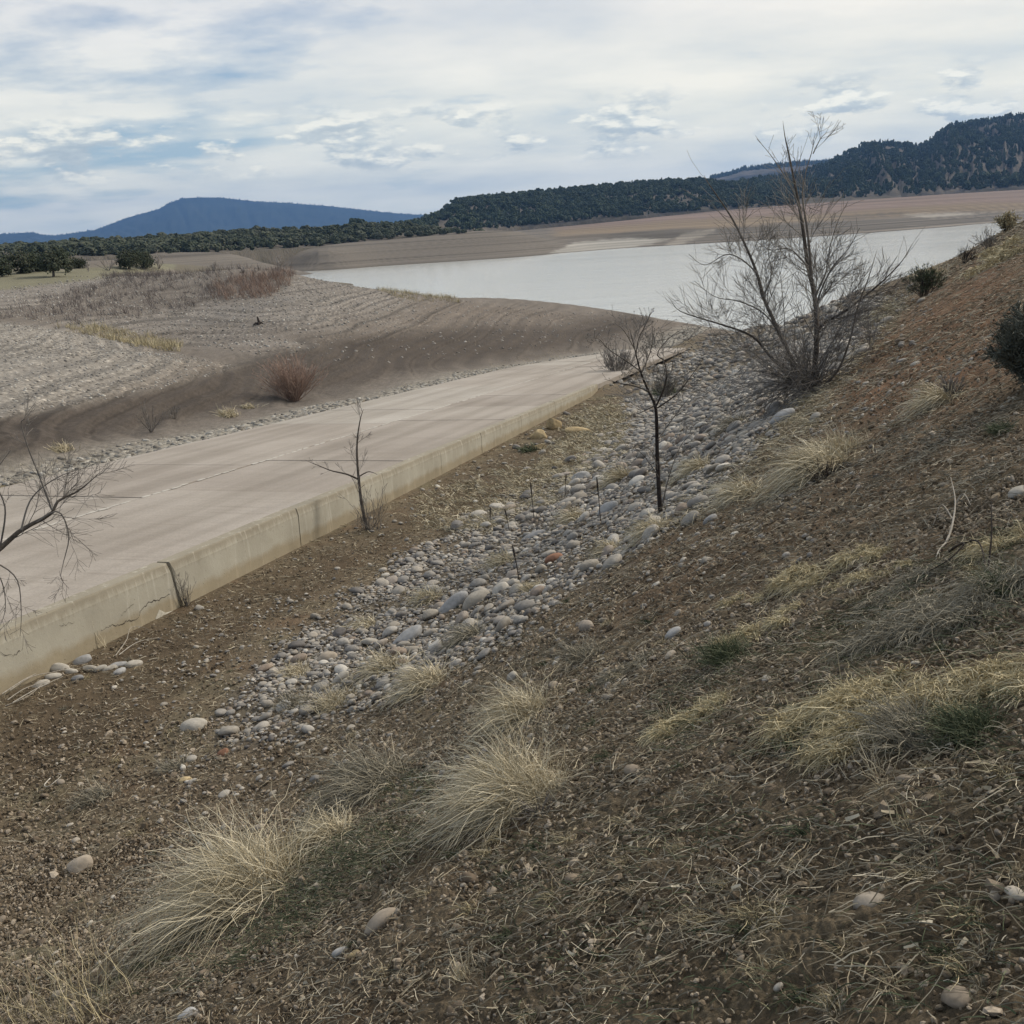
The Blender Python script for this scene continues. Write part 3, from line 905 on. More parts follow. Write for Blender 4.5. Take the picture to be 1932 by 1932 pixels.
# earth packed behind the open joints, hairline cracks across the near panel and spalled patches
bk = MB()
a_, b_ = xy(-12, VW - 0.10), xy(UW, VW - 0.10)
n_ = 60
pts = []
for u_ in np.linspace(-12, UW, n_):
    zt = ramp_z(u_) - 0.05; dep = wall_h(min(max(u_, 0), 60)) + 0.4
    pts += [(*xy(u_, VW - 0.15), zt), (*xy(u_, VW - 0.15), zt - dep)]
pts = np.array(pts) - w0
bk.add(pts, [(2 * i, 2 * i + 1, 2 * i + 3, 2 * i + 2) for i in range(n_ - 1)])
link('joint_filling', bk.mesh('joint_filling', cr_, False), wall)


def on_wall(qx, qy, off=0.004):
    d = ray(qx * K, qy * K)
    t = (VW - EYE[:2] @ VD) / (d[:2] @ VD)
    p = EYE + d * t
    return np.array([p[0] + VD[0] * off, p[1] + VD[1] * off, p[2]])


def crack(pts, w):
    w = w * 0.55
    P_ = [on_wall(*q) for q in pts]
    fine = []
    for a, b2 in zip(P_[:-1], P_[1:]):
        for t in np.linspace(0, 1, 7)[:-1]:
            fine.append(a + (b2 - a) * t + np.r_[0, 0, pr.normal(0, 0.012)])
    fine.append(P_[-1]); fine = np.array(fine) - w0
    ww = w * (0.4 + pr.random(len(fine)))
    Vc = np.empty((len(fine) * 2, 3)); Vc[0::2] = fine; Vc[1::2] = fine; Vc[0::2, 2] += ww; Vc[1::2, 2] -= ww
    m = MB(); m.add(Vc, [(2 * i, 2 * i + 1, 2 * i + 3, 2 * i + 2) for i in range(len(fine) - 1)])
    return m.mesh('crack', cr_, False)


for pts, w in [([(321, 1122), (300, 1132), (280, 1136), (265, 1152), (262, 1160)], 0.010), ([(262, 1168), (240, 1172), (225, 1180), (205, 1181)], 0.009),
               ([(205, 1182), (190, 1190)], 0.006), ([(0, 1233), (25, 1236), (38, 1229)], 0.007), ([(252, 1138), (240, 1150), (228, 1160)], 0.004),
               ([(140, 1174), (120, 1180), (112, 1181)], 0.005)]:
    link('crack', crack(pts, w), wall)
sp_, nt, b = mat('spalled_concrete'); b.inputs['Roughness'].default_value = 0.95
g = N(nt, 'ShaderNodeNewGeometry')
nt.links.new(ramp(nt, noise_n(nt, g.outputs['Position'], 14, 5, 0.7), [(0.3, (0.34, 0.315, 0.255)), (0.7, (0.50, 0.475, 0.405))]), b.inputs['Base Color'])
bump(nt, b, noise_n(nt, g.outputs['Position'], 20, 6, 0.7), 0.7, 0.02)
for pts in ([(254, 1196), (262, 1182), (282, 1190), (292, 1200), (262, 1215)], [(293, 1166), (300, 1150), (312, 1156), (326, 1152), (336, 1150), (318, 1168), (296, 1182)],
            [(180, 1228), (195, 1226), (212, 1236), (218, 1246), (190, 1252)]):
    m = MB(); P_ = np.array([on_wall(*q, 0.005) for q in pts]) - w0
    cc = P_.mean(0) + np.r_[VD * 0.012, 0]
    m.add(np.vstack([P_, cc]), None, [(i, (i + 1) % len(pts), len(pts)) for i in range(len(pts))])
    link('spalled_patch', m.mesh('spalled_patch', sp_), wall)

# ------------------------------------------------------------------ far hills
def tree_templates(kind, n, seed):
    """low-count crowns: a stack of ragged clumps; base at z=0, height 1"""
    r = np.random.default_rng(seed); out = []
    V0, F0 = ico(1); V1, F1 = ico(0)
    for _ in range(n):
        Vs = []; Fs = []; k = 0
        if kind == 'juniper':
            cl = [(r.normal(0, .17), r.normal(0, .17), r.uniform(.28, .8), r.uniform(.17, .30)) for _ in range(7)] + [(0, 0, .45, .34)]
        else:
            cl = [(r.normal(0, .035), r.normal(0, .035), .18 + .13 * q, .20 * (1 - q / 7.5) + .03) for q in range(6)]
        for cx, cy, cz, s in cl:
            V = V0 * s * (1 + 0.42 * r.normal(0, 1, (len(V0), 1)).clip(-1, 1)); V[:, 2] *= 0.85 if kind == 'juniper' else 1.2
            Vs.append(V + (cx, cy, cz)); Fs.append(F0 + k); k += len(V0)
        Vs = np.vstack(Vs); Fs = np.vstack(Fs)
        out.append((Vs, Fs))
    return out


def forest_mesh(name, pts, hs, templ, mt, wid=(0.75, 1.15), seed=1, trunk=None):
    r = np.random.default_rng(seed)
    Vs = []; Fs = []; A = []; k = 0
    ch = r.integers(0, len(templ), len(pts))
    for t in range(len(templ)):
        m = np.nonzero(ch == t)[0]
        if not len(m): continue
        V, Fc = templ[t]
        R = rot3(0 * m, 0 * m, r.uniform(0, 2 * PI, len(m)))
        w = r.uniform(*wid, len(m)); S = np.stack([hs[m] * w, hs[m] * w, hs[m]], -1)
        W = np.einsum('nij,vj->nvi', R, V) * S[:, None, :] + pts[m][:, None, :]
        Vs.append(W.reshape(-1, 3)); n = len(V)
        Fs.append((Fc[None] + (k + np.arange(len(m)) * n)[:, None, None]).reshape(-1, 3)); k += len(m) * n
        A.append(np.repeat(r.random(len(m)), n) * 0.7 + 0.3 * r.random(len(m) * n))
    return mesh_np(name, np.vstack(Vs), tris=np.vstack(Fs), mat=mt, smooth=False, attrs={'tint': np.concatenate(A)})


pine = tint_mat('pine_foliage', [(0, (0.022, 0.032, 0.020)), (0.5, (0.040, 0.055, 0.032)), (1, (0.066, 0.080, 0.048))], 0.95, var=0.4, vscale=0.35)
juni = tint_mat('juniper_foliage', [(0, (0.030, 0.038, 0.024)), (0.5, (0.054, 0.064, 0.040)), (0.85, (0.085, 0.090, 0.062)), (1, (0.13, 0.115, 0.09))], 0.95, var=0.45, vscale=0.5)
hillm, nt, b = mat('hill_ground')
g = N(nt, 'ShaderNodeNewGeometry')
nt.links.new(ramp(nt, noise_n(nt, g.outputs['Position'], 0.02, 6, 0.65), [(0.3, (0.075, 0.072, 0.058)), (0.5, (0.112, 0.100, 0.085)), (0.7, (0.165, 0.145, 0.125))]), b.inputs['Base Color'])
b.inputs['Roughness'].default_value = 1.0; b.inputs['Specular IOR Level'].default_value = 0.0
bump(nt, b, noise_n(nt, g.outputs['Position'], 0.08, 5, 0.7), 0.8, 4)
bluem, nt, b = mat('mountain_forest')
g = N(nt, 'ShaderNodeNewGeometry')
nt.links.new(ramp(nt, noise_n(nt, g.outputs['Position'], 0.004, 6, 0.6), [(0.3, (0.016, 0.022, 0.018)), (0.7, (0.034, 0.040, 0.032))]), b.inputs['Base Color'])
b.inputs['Roughness'].default_value = 1.0; b.inputs['Specular IOR Level'].default_value = 0.0


class Hill:
    """a ridge swept between a surveyed foot line and a surveyed crest line, with gullied flanks and a back slope"""
    def __init__(s, foot, crest, rf, rc, seed, gully=0.10, pw=0.9, back=1.5, zback=6.0, rough=1.0, drop=0.0):
        s.foot = np.array(foot, float) * K; s.crest = (np.array(crest, float) + [0, drop]) * K
        s.rf, s.rc, s.seed, s.gully, s.pw, s.back, s.zb, s.rough = rf, rc, seed, gully, pw, back, zback, rough

    def at(s, px, t):
        px = np.asarray(px, float); t = np.asarray(t, float)
        fy = np.interp(px, s.foot[:, 0], s.foot[:, 1]); cy = np.interp(px, s.crest[:, 0], s.crest[:, 1])
        cy = cy + s.rough * 1.2 * fbm(px / 11, px * 0 + 3.3, s.seed, 3)
        rf = np.interp(px, *s.rf); rc = np.interp(px, *s.rc)

        def pr(py, r):
            d = _f[None] * F + CR[None] * (px - 512)[:, None] - CU[None] * (py - 512)[:, None]
            return EYE[None] + d * (r / np.hypot(d[:, 0], d[:, 1]))[:, None]
        A = pr(fy, rf); B = pr(cy, rc)
        tt = np.clip(t, 0, 1)[:, None]
        Pm = A + (B - A) * tt; Pm[:, 2] = A[:, 2] + (B[:, 2] - A[:, 2]) * tt[:, 0] ** s.pw
        hgt = np.maximum(B[:, 2] - A[:, 2], 1)
        g = s.gully * hgt * (np.abs(gnoise(px / 17 + 1.4 * tt[:, 0], tt[:, 0] * 0.8, s.seed + 3)) * 1.2 - 0.35 + 0.5 * fbm(px / 6, tt[:, 0] * 3, s.seed + 5, 3))
        Pm[:, 2] += g * np.sin(tt[:, 0] * PI) ** 0.7
        bt = np.clip(t - 1, 0, 1)[:, None]
        Bk = B * 1.0; Bk[:, :2] *= s.back; Bk[:, 2] = s.zb
        return Pm * (1 - bt) + (Pm + (Bk - B)) * bt

    def mesh(s, name, x0, x1, nx, nt_, m, nb=8):
        px = np.linspace(x0, x1, nx) * K; t = np.r_[np.linspace(-0.02, 1, nt_), np.linspace(1.05, 2, nb)]
        PX, TT = np.meshgrid(px, t)
        V = s.at(PX.ravel(), np.maximum(TT.ravel(), 0))
        lo = TT.ravel() < 0; V[lo, 2] -= 15
        n = nx; r_ = len(t)
        i = np.arange(r_ - 1)[:, None] * n; j = np.arange(n - 1)[None]
        Q = np.stack([i + j, i + j + 1, i + n + j + 1, i + n + j], -1).reshape(-1, 4)
        return mesh_np(name, V, quads=Q, mat=m)


hr = np.random.default_rng(21)
bigM = Hill([(-500, 470), (0, 462), (400, 445), (800, 425), (1100, 400)],
            [(-500, 455), (-120, 446), (0, 442), (20, 441), (42, 439), (60, 439), (85, 444), (110, 444), (180, 434), (240, 411), (300, 394), (320, 383), (345, 374), (385, 372.5), (425, 374), (480, 380), (540, 383),
             (620, 389), (700, 398), (760, 404), (800, 405.5), (860, 404), (1100, 402)], ([0, 700], [8200, 8200]), ([0, 700], [9600, 9600]), 5, 0.12, 1.0, 1.25, 20, 0.25)
tag(link('mountain', bigM.mesh('mountain', -500, 1100, 500, 40, bluem)), kind='structure')
mesa = Hill([(640, 432), (760, 440), (850, 441), (980, 432), (1140, 416), (1340, 399), (1500, 390), (1700, 378)],
            [(640, 436), (720, 433), (790, 417), (815, 405), (830, 397), (845, 388), (858, 378), (880, 372), (940, 366), (1000, 360), (1040, 356), (1080, 353), (1130, 347), (1170, 344), (1250, 338), (1330, 335), (1370, 342), (1460, 345), (1700, 345)],
            ([300, 520, 720, 900], [640, 1130, 1240, 1330]), ([300, 440, 720, 900], [760, 1350, 1600, 1650]), 31, 0.14, 0.72, 1.3, 10, 0.5, 7)
tag(link('mesa_hill', mesa.mesh('mesa_hill', 640, 1700, 420, 36, hillm)), kind='structure')
rh = Hill([(1280, 404), (1500, 388), (1700, 374), (1932, 358), (2200, 340)],
          [(1280, 403), (1330, 372), (1370, 350), (1420, 338), (1500, 326), (1540, 312), (1580, 296), (1600, 284), (1640, 267), (1680, 267), (1735, 272), (1760, 258), (1790, 233), (1840, 226), (1880, 220), (1932, 214), (2050, 205), (2200, 210)],
          ([690, 1170], [1280, 1480]), ([690, 840, 1170], [1750, 2300, 2500]), 47, 0.22, 0.85, 1.3, 10, 0.5, 6)
tag(link('forested_hill', rh.mesh('forested_hill', 1280, 2200, 430, 40, hillm)), kind='structure')
bt = Hill([(1330, 345), (1480, 330), (1700, 310)], [(1330, 338), (1370, 332), (1390, 325), (1400, 319), (1440, 315), (1500, 310), (1560, 306), (1700, 300)], ([700, 900], [3900, 4000]), ([700, 900], [4100, 4200]), 52, 0.05, 0.5, 1.2, 20, 0.5)
tag(link('distant_butte', bt.mesh('distant_butte', 1330, 1700, 120, 16, hillm)), kind='structure')
ridge = Hill([(-300, 497), (0, 488), (160, 486), (330, 484), (600, 468), (800, 446), (870, 442.5), (920, 446), (1000, 454)],
             [(-300, 478), (0, 466), (100, 460), (200, 453), (300, 446), (400, 438), (500, 432), (600, 428), (700, 421), (770, 420), (800, 428), (850, 435.5), (880, 439.5), (920, 444.5), (1000, 452)],
             ([-160, 180, 330, 520], [380, 455, 570, 600]), ([-160, 180, 330, 520], [560, 640, 700, 700]), 61, 0.10, 0.9, 1.3, 0, 0.3, 9)
tag(link('juniper_ridge', ridge.mesh('juniper_ridge', -300, 1000, 300, 24, hillm)), kind='structure')

JT = tree_templates('juniper', 6, 3); PT = tree_templates('pine', 6, 4)


def hill_forest(h, x0, x1, n, tmin, tmax, hmin, hmax, dens=None, crest=0):
    px = hr.uniform(x0, x1, n) * K; t = hr.uniform(tmin, tmax, n)
    if crest:
        px = np.r_[px, hr.uniform(x0, x1, crest) * K]; t = np.r_[t, hr.uniform(0.97, 1.06, crest)]
    P_ = h.at(px, t)
    d = fbm(P_[:, 0] / 90, P_[:, 1] / 90, 77, 3)
    keep = hr.random(len(px)) < np.clip((dens if dens is not None else 0.75) + 1.7 * d + 0.5 * fbm(P_[:, 0] / 22, P_[:, 1] / 22, 78, 2), 0.04, 1)
    keep |= np.arange(len(px)) >= n
    P_ = P_[keep]
    hs = hr.uniform(hmin, hmax, len(P_)) * (1 + 0.25 * (hr.random(len(P_)) < 0.15))
    P_[:, 2] -= 0.4
    return P_, hs, px[keep], t[keep]


P_, hs, _, _ = hill_forest(mesa, 660, 1500, 12500, 0.02, 1.0, 3, 7.5, 0.58, 520)
tag(link('pine_woods', forest_mesh('pine_woods', P_, hs, JT[:3] + PT[:3], pine, (0.75, 1.1), 5)), 'dark pine woods covering the flat-topped hill across the lake', 'woods', kind='stuff')
P_, hs, px_, t_ = hill_forest(rh, 1290, 2100, 16000, 0.02, 1.0, 4, 11, 0.52, 420)
scree = (px_ > 1700 * K) & (t_ > 0.12) & (t_ < 0.42) & (hr.random(len(px_)) < 0.5)
tag(link('pine_woods', forest_mesh('pine_woods', P_[~scree], hs[~scree], PT + JT[:2], pine, (0.6, 1.0), 6)), 'dark pine woods on the high hill at the right above the mudflats', 'woods', kind='stuff')
P_, hs, _, _ = hill_forest(bt, 1340, 1650, 900, 0.5, 1.0, 9, 15, 0.9, 160)
tag(link('pine_woods', forest_mesh('pine_woods', P_, hs, PT, pine, (0.7, 1.0), 7)), 'hazy pine woods on the distant butte behind the bare tree', 'woods', kind='stuff')
P_, hs, _, _ = hill_forest(bigM, 0, 800, 10, 0.9, 1.0, 6, 13, 1.0, 900)
tag(link('pine_woods', forest_mesh('pine_woods', P_, hs, PT, pine, (0.9, 1.4), 8)), 'thin line of trees along the crest of the blue mountain', 'woods', kind='stuff')
P_, hs, px_, t_ = hill_forest(ridge, -250, 905, 5600, 0.06, 1.02, 1.6, 4.6, 0.52, 330)
rd = np.hypot(P_[:, 0], P_[:, 1]); pp = proj(P_[:, 0], P_[:, 1], P_[:, 2])
inv = (pp[0] > 0) & (pp[0] < 1024)
order = np.argsort(np.where(inv, rd / hs, 1e9))[:300]
ind = np.zeros(len(P_), bool); ind[order] = True
tag(link('juniper_woods', forest_mesh('juniper_woods', P_[~ind], hs[~ind], JT, juni, (0.8, 1.2), 9)), 'juniper woods thickly covering the low ridge behind the meadow', 'woods', kind='stuff')
jmesh = [forest_mesh('juniper_tree', np.zeros((1, 3)), np.ones(1), [t], juni, (1, 1), 10 + q) for q, t in enumerate(JT)]
for q in np.nonzero(ind)[0]:
    o = link('juniper_tree', jmesh[hr.integers(0, len(jmesh))], None, P_[q])
    w = hs[q] * hr.uniform(0.8, 1.2); o.scale = (w, w, hs[q]); o.rotation_euler = (0, 0, hr.uniform(0, 6.28))
    tag(o, 'round dark juniper dotted over the low ridge across the water', 'tree', 'junipers on the low ridge')

# ------------------------------------------------------------------ stones
vr = np.random.default_rng(33)
STONE = [(0.0, (0.105, 0.096, 0.090)), (0.12, (0.175, 0.162, 0.148)), (0.35, (0.245, 0.230, 0.208)), (0.55, (0.27, 0.240, 0.198)), (0.72, (0.34, 0.318, 0.285)), (0.84, (0.225, 0.175, 0.135)), (0.88, (0.30, 0.268, 0.225)), (1.0, (0.46, 0.435, 0.39))]
stone_i = tint_mat('river_stone', STONE, 0.8, True, (22, 0.35, 0.01), 0.25, var=0.22, vscale=24)
stone_s = tint_mat('river_stone_mass', STONE, 0.82, False, (26, 0.3, 0.01), 0.2, var=0.22, vscale=24)


def stone_shape(r, sub, flat=(0.38, 0.62), rough=0.10, angular=False):
    V, Fc = ico(sub)
    V = V.copy()
    ax = np.array([1.0, r.uniform(.62, .95), r.uniform(*flat)])
    for _ in range(5 if angular else 3):
        d = r.normal(0, 1, 3); d /= np.linalg.norm(d); h = r.uniform(.55, .85) if angular else r.uniform(.7, .95)
        k = V @ d; V -= np.outer(np.clip(k - h, 0, None) * (0.9 if angular else 0.55), d)
    for f_, a_ in ((1.7, rough), (3.6, rough * 0.4)):
        ph = r.uniform(0, 6, 3)
        V *= (1 + a_ * (np.sin(V[:, 0] * f_ + ph[0]) * np.sin(V[:, 1] * f_ + ph[1]) + 0.6 * np.sin(V[:, 2] * f_ * 1.3 + ph[2])))[:, None]
    return V * ax, Fc


STV = [stone_shape(vr, 1) for _ in range(10)] + [stone_shape(vr, 1, (0.4, 0.7), 0.16, True) for _ in range(5)]
STF = [stone_shape(vr, 0, (0.45, 0.8), 0.2) for _ in range(8)]
STI = [mesh_np('cobble', *[stone_shape(vr, 3)[0]], tris=ico(3)[1], mat=stone_i) for _ in range(14)]


def stones_mesh(name, x, y, s, shapes, m, sink=0.25, tint=None, smooth=True, tilt=0.25):
    n = len(x); z = ground_z(x, y)
    B = lay(x, y); R = B @ rot3(vr.normal(0, tilt, n), vr.normal(0, tilt, n), vr.uniform(0, 6.28, n))
    C0 = np.stack([x, y, z], -1) + B[:, :, 2] * (s * (0.5 - sink) * 0.7)[:, None]
    Vs, Fs, A = [], [], []; k = 0
    ch = vr.integers(0, len(shapes), n); tint = vr.random(n) if tint is None else tint
    for t in range(len(shapes)):
        q = np.nonzero(ch == t)[0]
        if not len(q): continue
        V, Fc = shapes[t]; nvv = len(V)
        W = np.einsum('nij,vj->nvi', R[q], V) * s[q][:, None, None] + C0[q][:, None, :]
        Vs.append(W.reshape(-1, 3)); Fs.append((Fc[None] + (k + np.arange(len(q)) * nvv)[:, None, None]).reshape(-1, 3)); k += len(q) * nvv
        A.append(np.repeat(tint[q], nvv))
    return mesh_np(name, np.vstack(Vs), tris=np.vstack(Fs), mat=m, smooth=smooth, attrs={'tint': np.concatenate(A)})


def jitter(u0, u1, v0, v1, cell):
    a = np.arange(u0, u1, cell); b = np.arange(v0, v1, cell)
    A, B = np.meshgrid(a, b); n = A.size
    A = A.ravel() + vr.uniform(-.45, .45, n) * cell; B = B.ravel() + vr.uniform(-.45, .45, n) * cell
    x, y = xy(A, B); return np.array(x), np.array(y), A, B


def pix(x, y):
    return proj(x, y, ground_z(x, y))


def inpoly(x, y, P, wob=14.0, freq=0.8):
    px, py = pix(x, y)
    return poly_sd(px, py, polyK(P)) + wob * K * fbm(x * freq, y * freq, 91, 3)


# the cobble strip: two size layers, coarser downhill
cx, cy, cs = [], [], []
for u0, u1, cell, smin_, smax_ in ((3, 15, 0.10, 0.024, 0.062), (15, 26, 0.13, 0.032, 0.085), (26, 45, 0.23, 0.06, 0.15), (45, 104, 0.42, 0.12, 0.26),
                                   (3, 20, 0.42, 0.07, 0.13), (18, 45, 0.6, 0.12, 0.20), (3, 14, 0.06, 0.013, 0.036), (14, 26, 0.085, 0.02, 0.05), (26, 45, 0.15, 0.035, 0.08)):
    x, y, a, b_ = jitter(u0, u1, -9.0, 15, cell)
    sd_ = inpoly(x, y, A_COBBLE, 30)
    keep = vr.random(len(x)) < np.where(sd_ > 6, 0.95, np.clip(0.55 + sd_ * 0.055, 0.04, 0.9) * (sd_ > -60)) + (0.10 * (smax_ < 0.04) * (sd_ > -110) * (sd_ <= 4)) * (0.16 if cell in (0.42, 0.6) and u0 < 20 else 0.95)
    keep &= (b_ > VW + 0.15) | (a > UW + 1)
    gapn = fbm(x / 1.5, y / 1.5, 93, 3); keep &= vr.random(len(x)) < np.where(gapn < -0.02, 0.42, 0.95)
    x, y = x[keep], y[keep]
    cx.append(x); cy.append(y); cs.append(np.exp(vr.uniform(math.log(smin_), math.log(smax_), len(x))))
cx = np.concatenate(cx); cy = np.concatenate(cy); cs = np.concatenate(cs)
px, py = pix(cx, cy); vis = (px > -10) & (px < 1034)
cx, cy, cs = cx[vis], cy[vis], cs[vis]
app = cs / np.hypot(cx, cy)
big = np.argsort(-app)[:270]
msk = np.ones(len(cx), bool); msk[big] = False
farm = np.hypot(cx, cy) > 42


tag(link('cobbles', stones_mesh('cobbles', cx[msk], cy[msk], cs[msk], STV, stone_s)), 'countless smaller grey cobbles filling the stony drainage strip beside the ramp', 'cobbles', kind='stuff')


def put_stone(name, p, s, mesh_i, label, cat, group=None, rz=None, sink=0.12, sc=None):
    o = link(name, mesh_i)
    x, y = float(p[0]), float(p[1])
    B = lay(np.array([x]), np.array([y]))[0]
    R = B @ rot3(vr.normal(0, .2), vr.normal(0, .2), vr.uniform(0, 6.28) if rz is None else rz)[0]
    zc = float(ground_z(x, y)[0])
    Mt = np.eye(4); sc = sc or (1, 1, 1)
    Mt[:3, :3] = R * (np.array(sc) * s)[None, :]; Mt[:3, 3] = np.array([x, y, zc]) + B[:, 2] * s * (0.42 * sc[2] - sink)
    o.matrix_world = Matrix(Mt.tolist())
    return tag(o, label, cat, group)


for q in big:
    put_stone('cobble', (cx[q], cy[q]), cs[q], STI[vr.integers(0, 14)], 'smooth grey river cobble among the others in the stony strip below the wall', 'cobble', 'large cobbles in the stony strip')

tanm = tint_mat('tan_stone', [(0, (0.27, 0.225, 0.175)), (1, (0.36, 0.31, 0.25))], 0.85, True, (20, .3, .01), .2, var=.2, vscale=18)
palem = tint_mat('pale_stone', [(0, (0.29, 0.265, 0.225)), (1, (0.42, 0.39, 0.34))], 0.85, True, (20, .3, .01), .2, var=.2, vscale=18)
redm = tint_mat('rusty_stone', [(0, (0.20, 0.105, 0.065)), (1, (0.26, 0.14, 0.09))], 0.85, True, (20, .3, .01), .2, var=.25, vscale=18)
ochre = tint_mat('ochre_rock', [(0, (0.27, 0.205, 0.115)), (1, (0.37, 0.29, 0.17))], 0.9, True, (9, .6, .03), .15, var=.4, vscale=5)
greym = tint_mat('grey_stone', [(0, (0.25, 0.245, 0.24)), (1, (0.33, 0.325, 0.315))], 0.85, True, (20, .3, .01), .2, var=.2, vscale=18)


def one_stone(q, wpx, m, label, name='stone', sc=(1, 1, .9), rz=0.0, seed=0, angular=False, sink=0.26, group=None):
    p = G(*q); r_ = np.linalg.norm(p - EYE); s = wpx * K / F * r_ * 0.5
    me = mesh_np(name, stone_shape(np.random.default_rng(seed + 100), 3, (0.5, 0.75), 0.12, angular)[0], tris=ico(3)[1], mat=m)
    return put_stone(name, p, s, me, label, 'stone', group, rz, sink, sc)


st0 = one_stone((720, 1742), 62, tanm, 'large smooth tan stone with a white chipped end lying on the bare soil', 'stone', (1, .8, .9), 0.5, 1)
chip = MB(); Vc, Fc = stone_shape(np.random.default_rng(6), 1, (.5, .8), .15, True)
chip.add(Vc * [.14, .2, .17] + np.array([0.80, 0.02, 0.10]), None, Fc)
link('white_chip', chip.mesh('white_chip', palem), st0)
STONES = [((643, 1799), 30, greym, 'small grey round stone just below the chipped tan stone', .3, 2), ((668, 1803), 24, ochre, 'small yellowish stone touching the grey one below the chipped stone', .2, 3),
          ((366, 1371), 46, palem, 'big pale speckled stone resting on dark soil between the wall and the straw clumps', .4, 4), ((421, 1422), 24, redm, 'brick red stone lying on the pebbly soil at the lower left', .1, 5),
          ((1238, 1104), 23, palem, 'pale upright stone alone on the slope below the thin bare tree', .8, 6), ((1340, 983), 30, greym, 'blue grey stone at the upper edge of the slope right of the thin tree', .4, 7),
          ((1920, 931), 34, palem, 'pale stone at the right edge of the picture above the bleached branch', .2, 8), ((152, 1638), 46, tanm, 'flat tan stone on the pebbly soil left of the nearest straw clump', .6, 9),
          ((350, 1473), 22, ochre, 'small ochre stone beside a white pebble in the lower left', .2, 10), ((362, 1476), 20, palem, 'white pebble beside a small ochre stone in the lower left', .3, 11),
          ((488, 1565), 26, tanm, 'tan stone sitting just above the straw clump nearest the camera', .2, 12), ((1268, 1950), 40, greym, 'grey stone half cut by the bottom edge of the picture', .2, 13),
          ((355, 1916), 36, greym, 'grey stone in the grass at the bottom edge left of centre', .2, 14), ((1880, 1688), 30, tanm, 'brown stone in short grass near the lower right edge', .2, 15),
          ((1265, 1240), 26, tanm, 'egg shaped brown stone on the middle of the slope', .5, 16), ((1446, 1281), 24, palem, 'pale stone tipped on its side above the curly grass', 1.0, 17),
          ((1612, 1240), 26, tanm, 'pinkish stone between the curly grass patches on the right', .3, 18), ((1272, 1198), 38, greym, 'flat grey brown stone half buried in the middle of the slope', .2, 19)]
for q, w, m, lb, rz, sd_ in STONES: one_stone(q, w, m, lb, 'stone', (1, .85, .85), rz, sd_)
BIG = [((852, 1147), 92, greym, 'longest flat grey boulder in the stony strip', (1, .42, .55), 0.2, 31), ((902, 1135), 66, palem, 'pale rounded boulder beside the longest flat one in the stony strip', (1, .7, .8), 0.6, 32),
       ((945, 1115), 40, palem, 'pale cream boulder at the head of the boulder cluster in the stony strip', (1, .8, .9), 0.4, 33), ((1046, 1056), 36, redm, 'rusty brown boulder in the upper part of the stony strip', (1, .75, .9), 0.3, 34),
       ((768, 1205), 70, greym, 'broad grey boulder below the pale cluster in the stony strip', (1, .6, .6), 0.4, 35), ((640, 1285), 44, palem, 'pale round boulder at the lower end of the stony strip', (1, .8, .8), 0.1, 36),
       ((1005, 1012), 60, greym, 'wide flat grey boulder across the upper stony strip', (1, .5, .5), 0.1, 37), ((1150, 962), 44, greym, 'mottled grey boulder left of the foot of the thin tree', (1, .8, .9), 0.2, 38),
       ((1095, 902), 44, greym, 'light grey boulder in the stony strip above the dry grass', (1, .6, .7), 0.2, 39), ((1480, 790), 46, greym, 'grey boulder above the straw clump under the big bare tree', (1, .8, .9), 0.2, 40),
       ((618, 1243), 36, tanm, 'brownish round boulder near the lower end of the stony strip', (1, .8, .8), 0.3, 41), ((700, 1213), 38, palem, 'whitish boulder left of the broad grey one in the stony strip', (1, .8, .8), 0.3, 42)]
for q, w, m, lb, sc, rz, sd_ in BIG: one_stone(q, w, m, lb, 'boulder', sc, rz, sd_)
WS = [((157, 1248), 36), ((114, 1263), 36), ((171, 1262), 30), ((222, 1256), 30), ((208, 1262), 26), ((253, 1254), 32), ((226, 1268), 26), ((78, 1292), 32), ((100, 1278), 28), ((146, 1281), 24), ((190, 1262), 22), ((135, 1268), 24)]
for i_, (q, w) in enumerate(WS): one_stone(q, w, palem if i_ % 3 else greym, 'pale rounded stone in the row lying along the foot of the wall', 'stone', (1, .7, .75), vr.uniform(0, 1), 60 + i_, group='stones along the foot of the wall')
for q, w, m, lb, sc, rz, sd_ in [((1018, 826), 44, ochre, 'dark ochre boulder against the wall near the ramp end', (1, .8, .95), .3, 81), ((1046, 808), 40, ochre, 'tallest ochre boulder leaning against the far part of the wall', (1, .9, 1.2), .9, 82),
                                 ((1098, 816), 70, ochre, 'long flat ochre slab of rock beside the ochre boulders', (1, .4, .45), .45, 83), ((1014, 846), 34, ochre, 'pale ochre rock in dry grass in front of the ochre boulders', (1, .6, .7), .2, 84),
                                 ((375, 1148), 18, palem, 'white stone at the foot of the twiggy shrub by the open crack', (1, .8, .9), .2, 85)]:
    one_stone(q, w, m, lb, 'boulder' if w > 20 else 'stone', sc, rz, sd_, True)

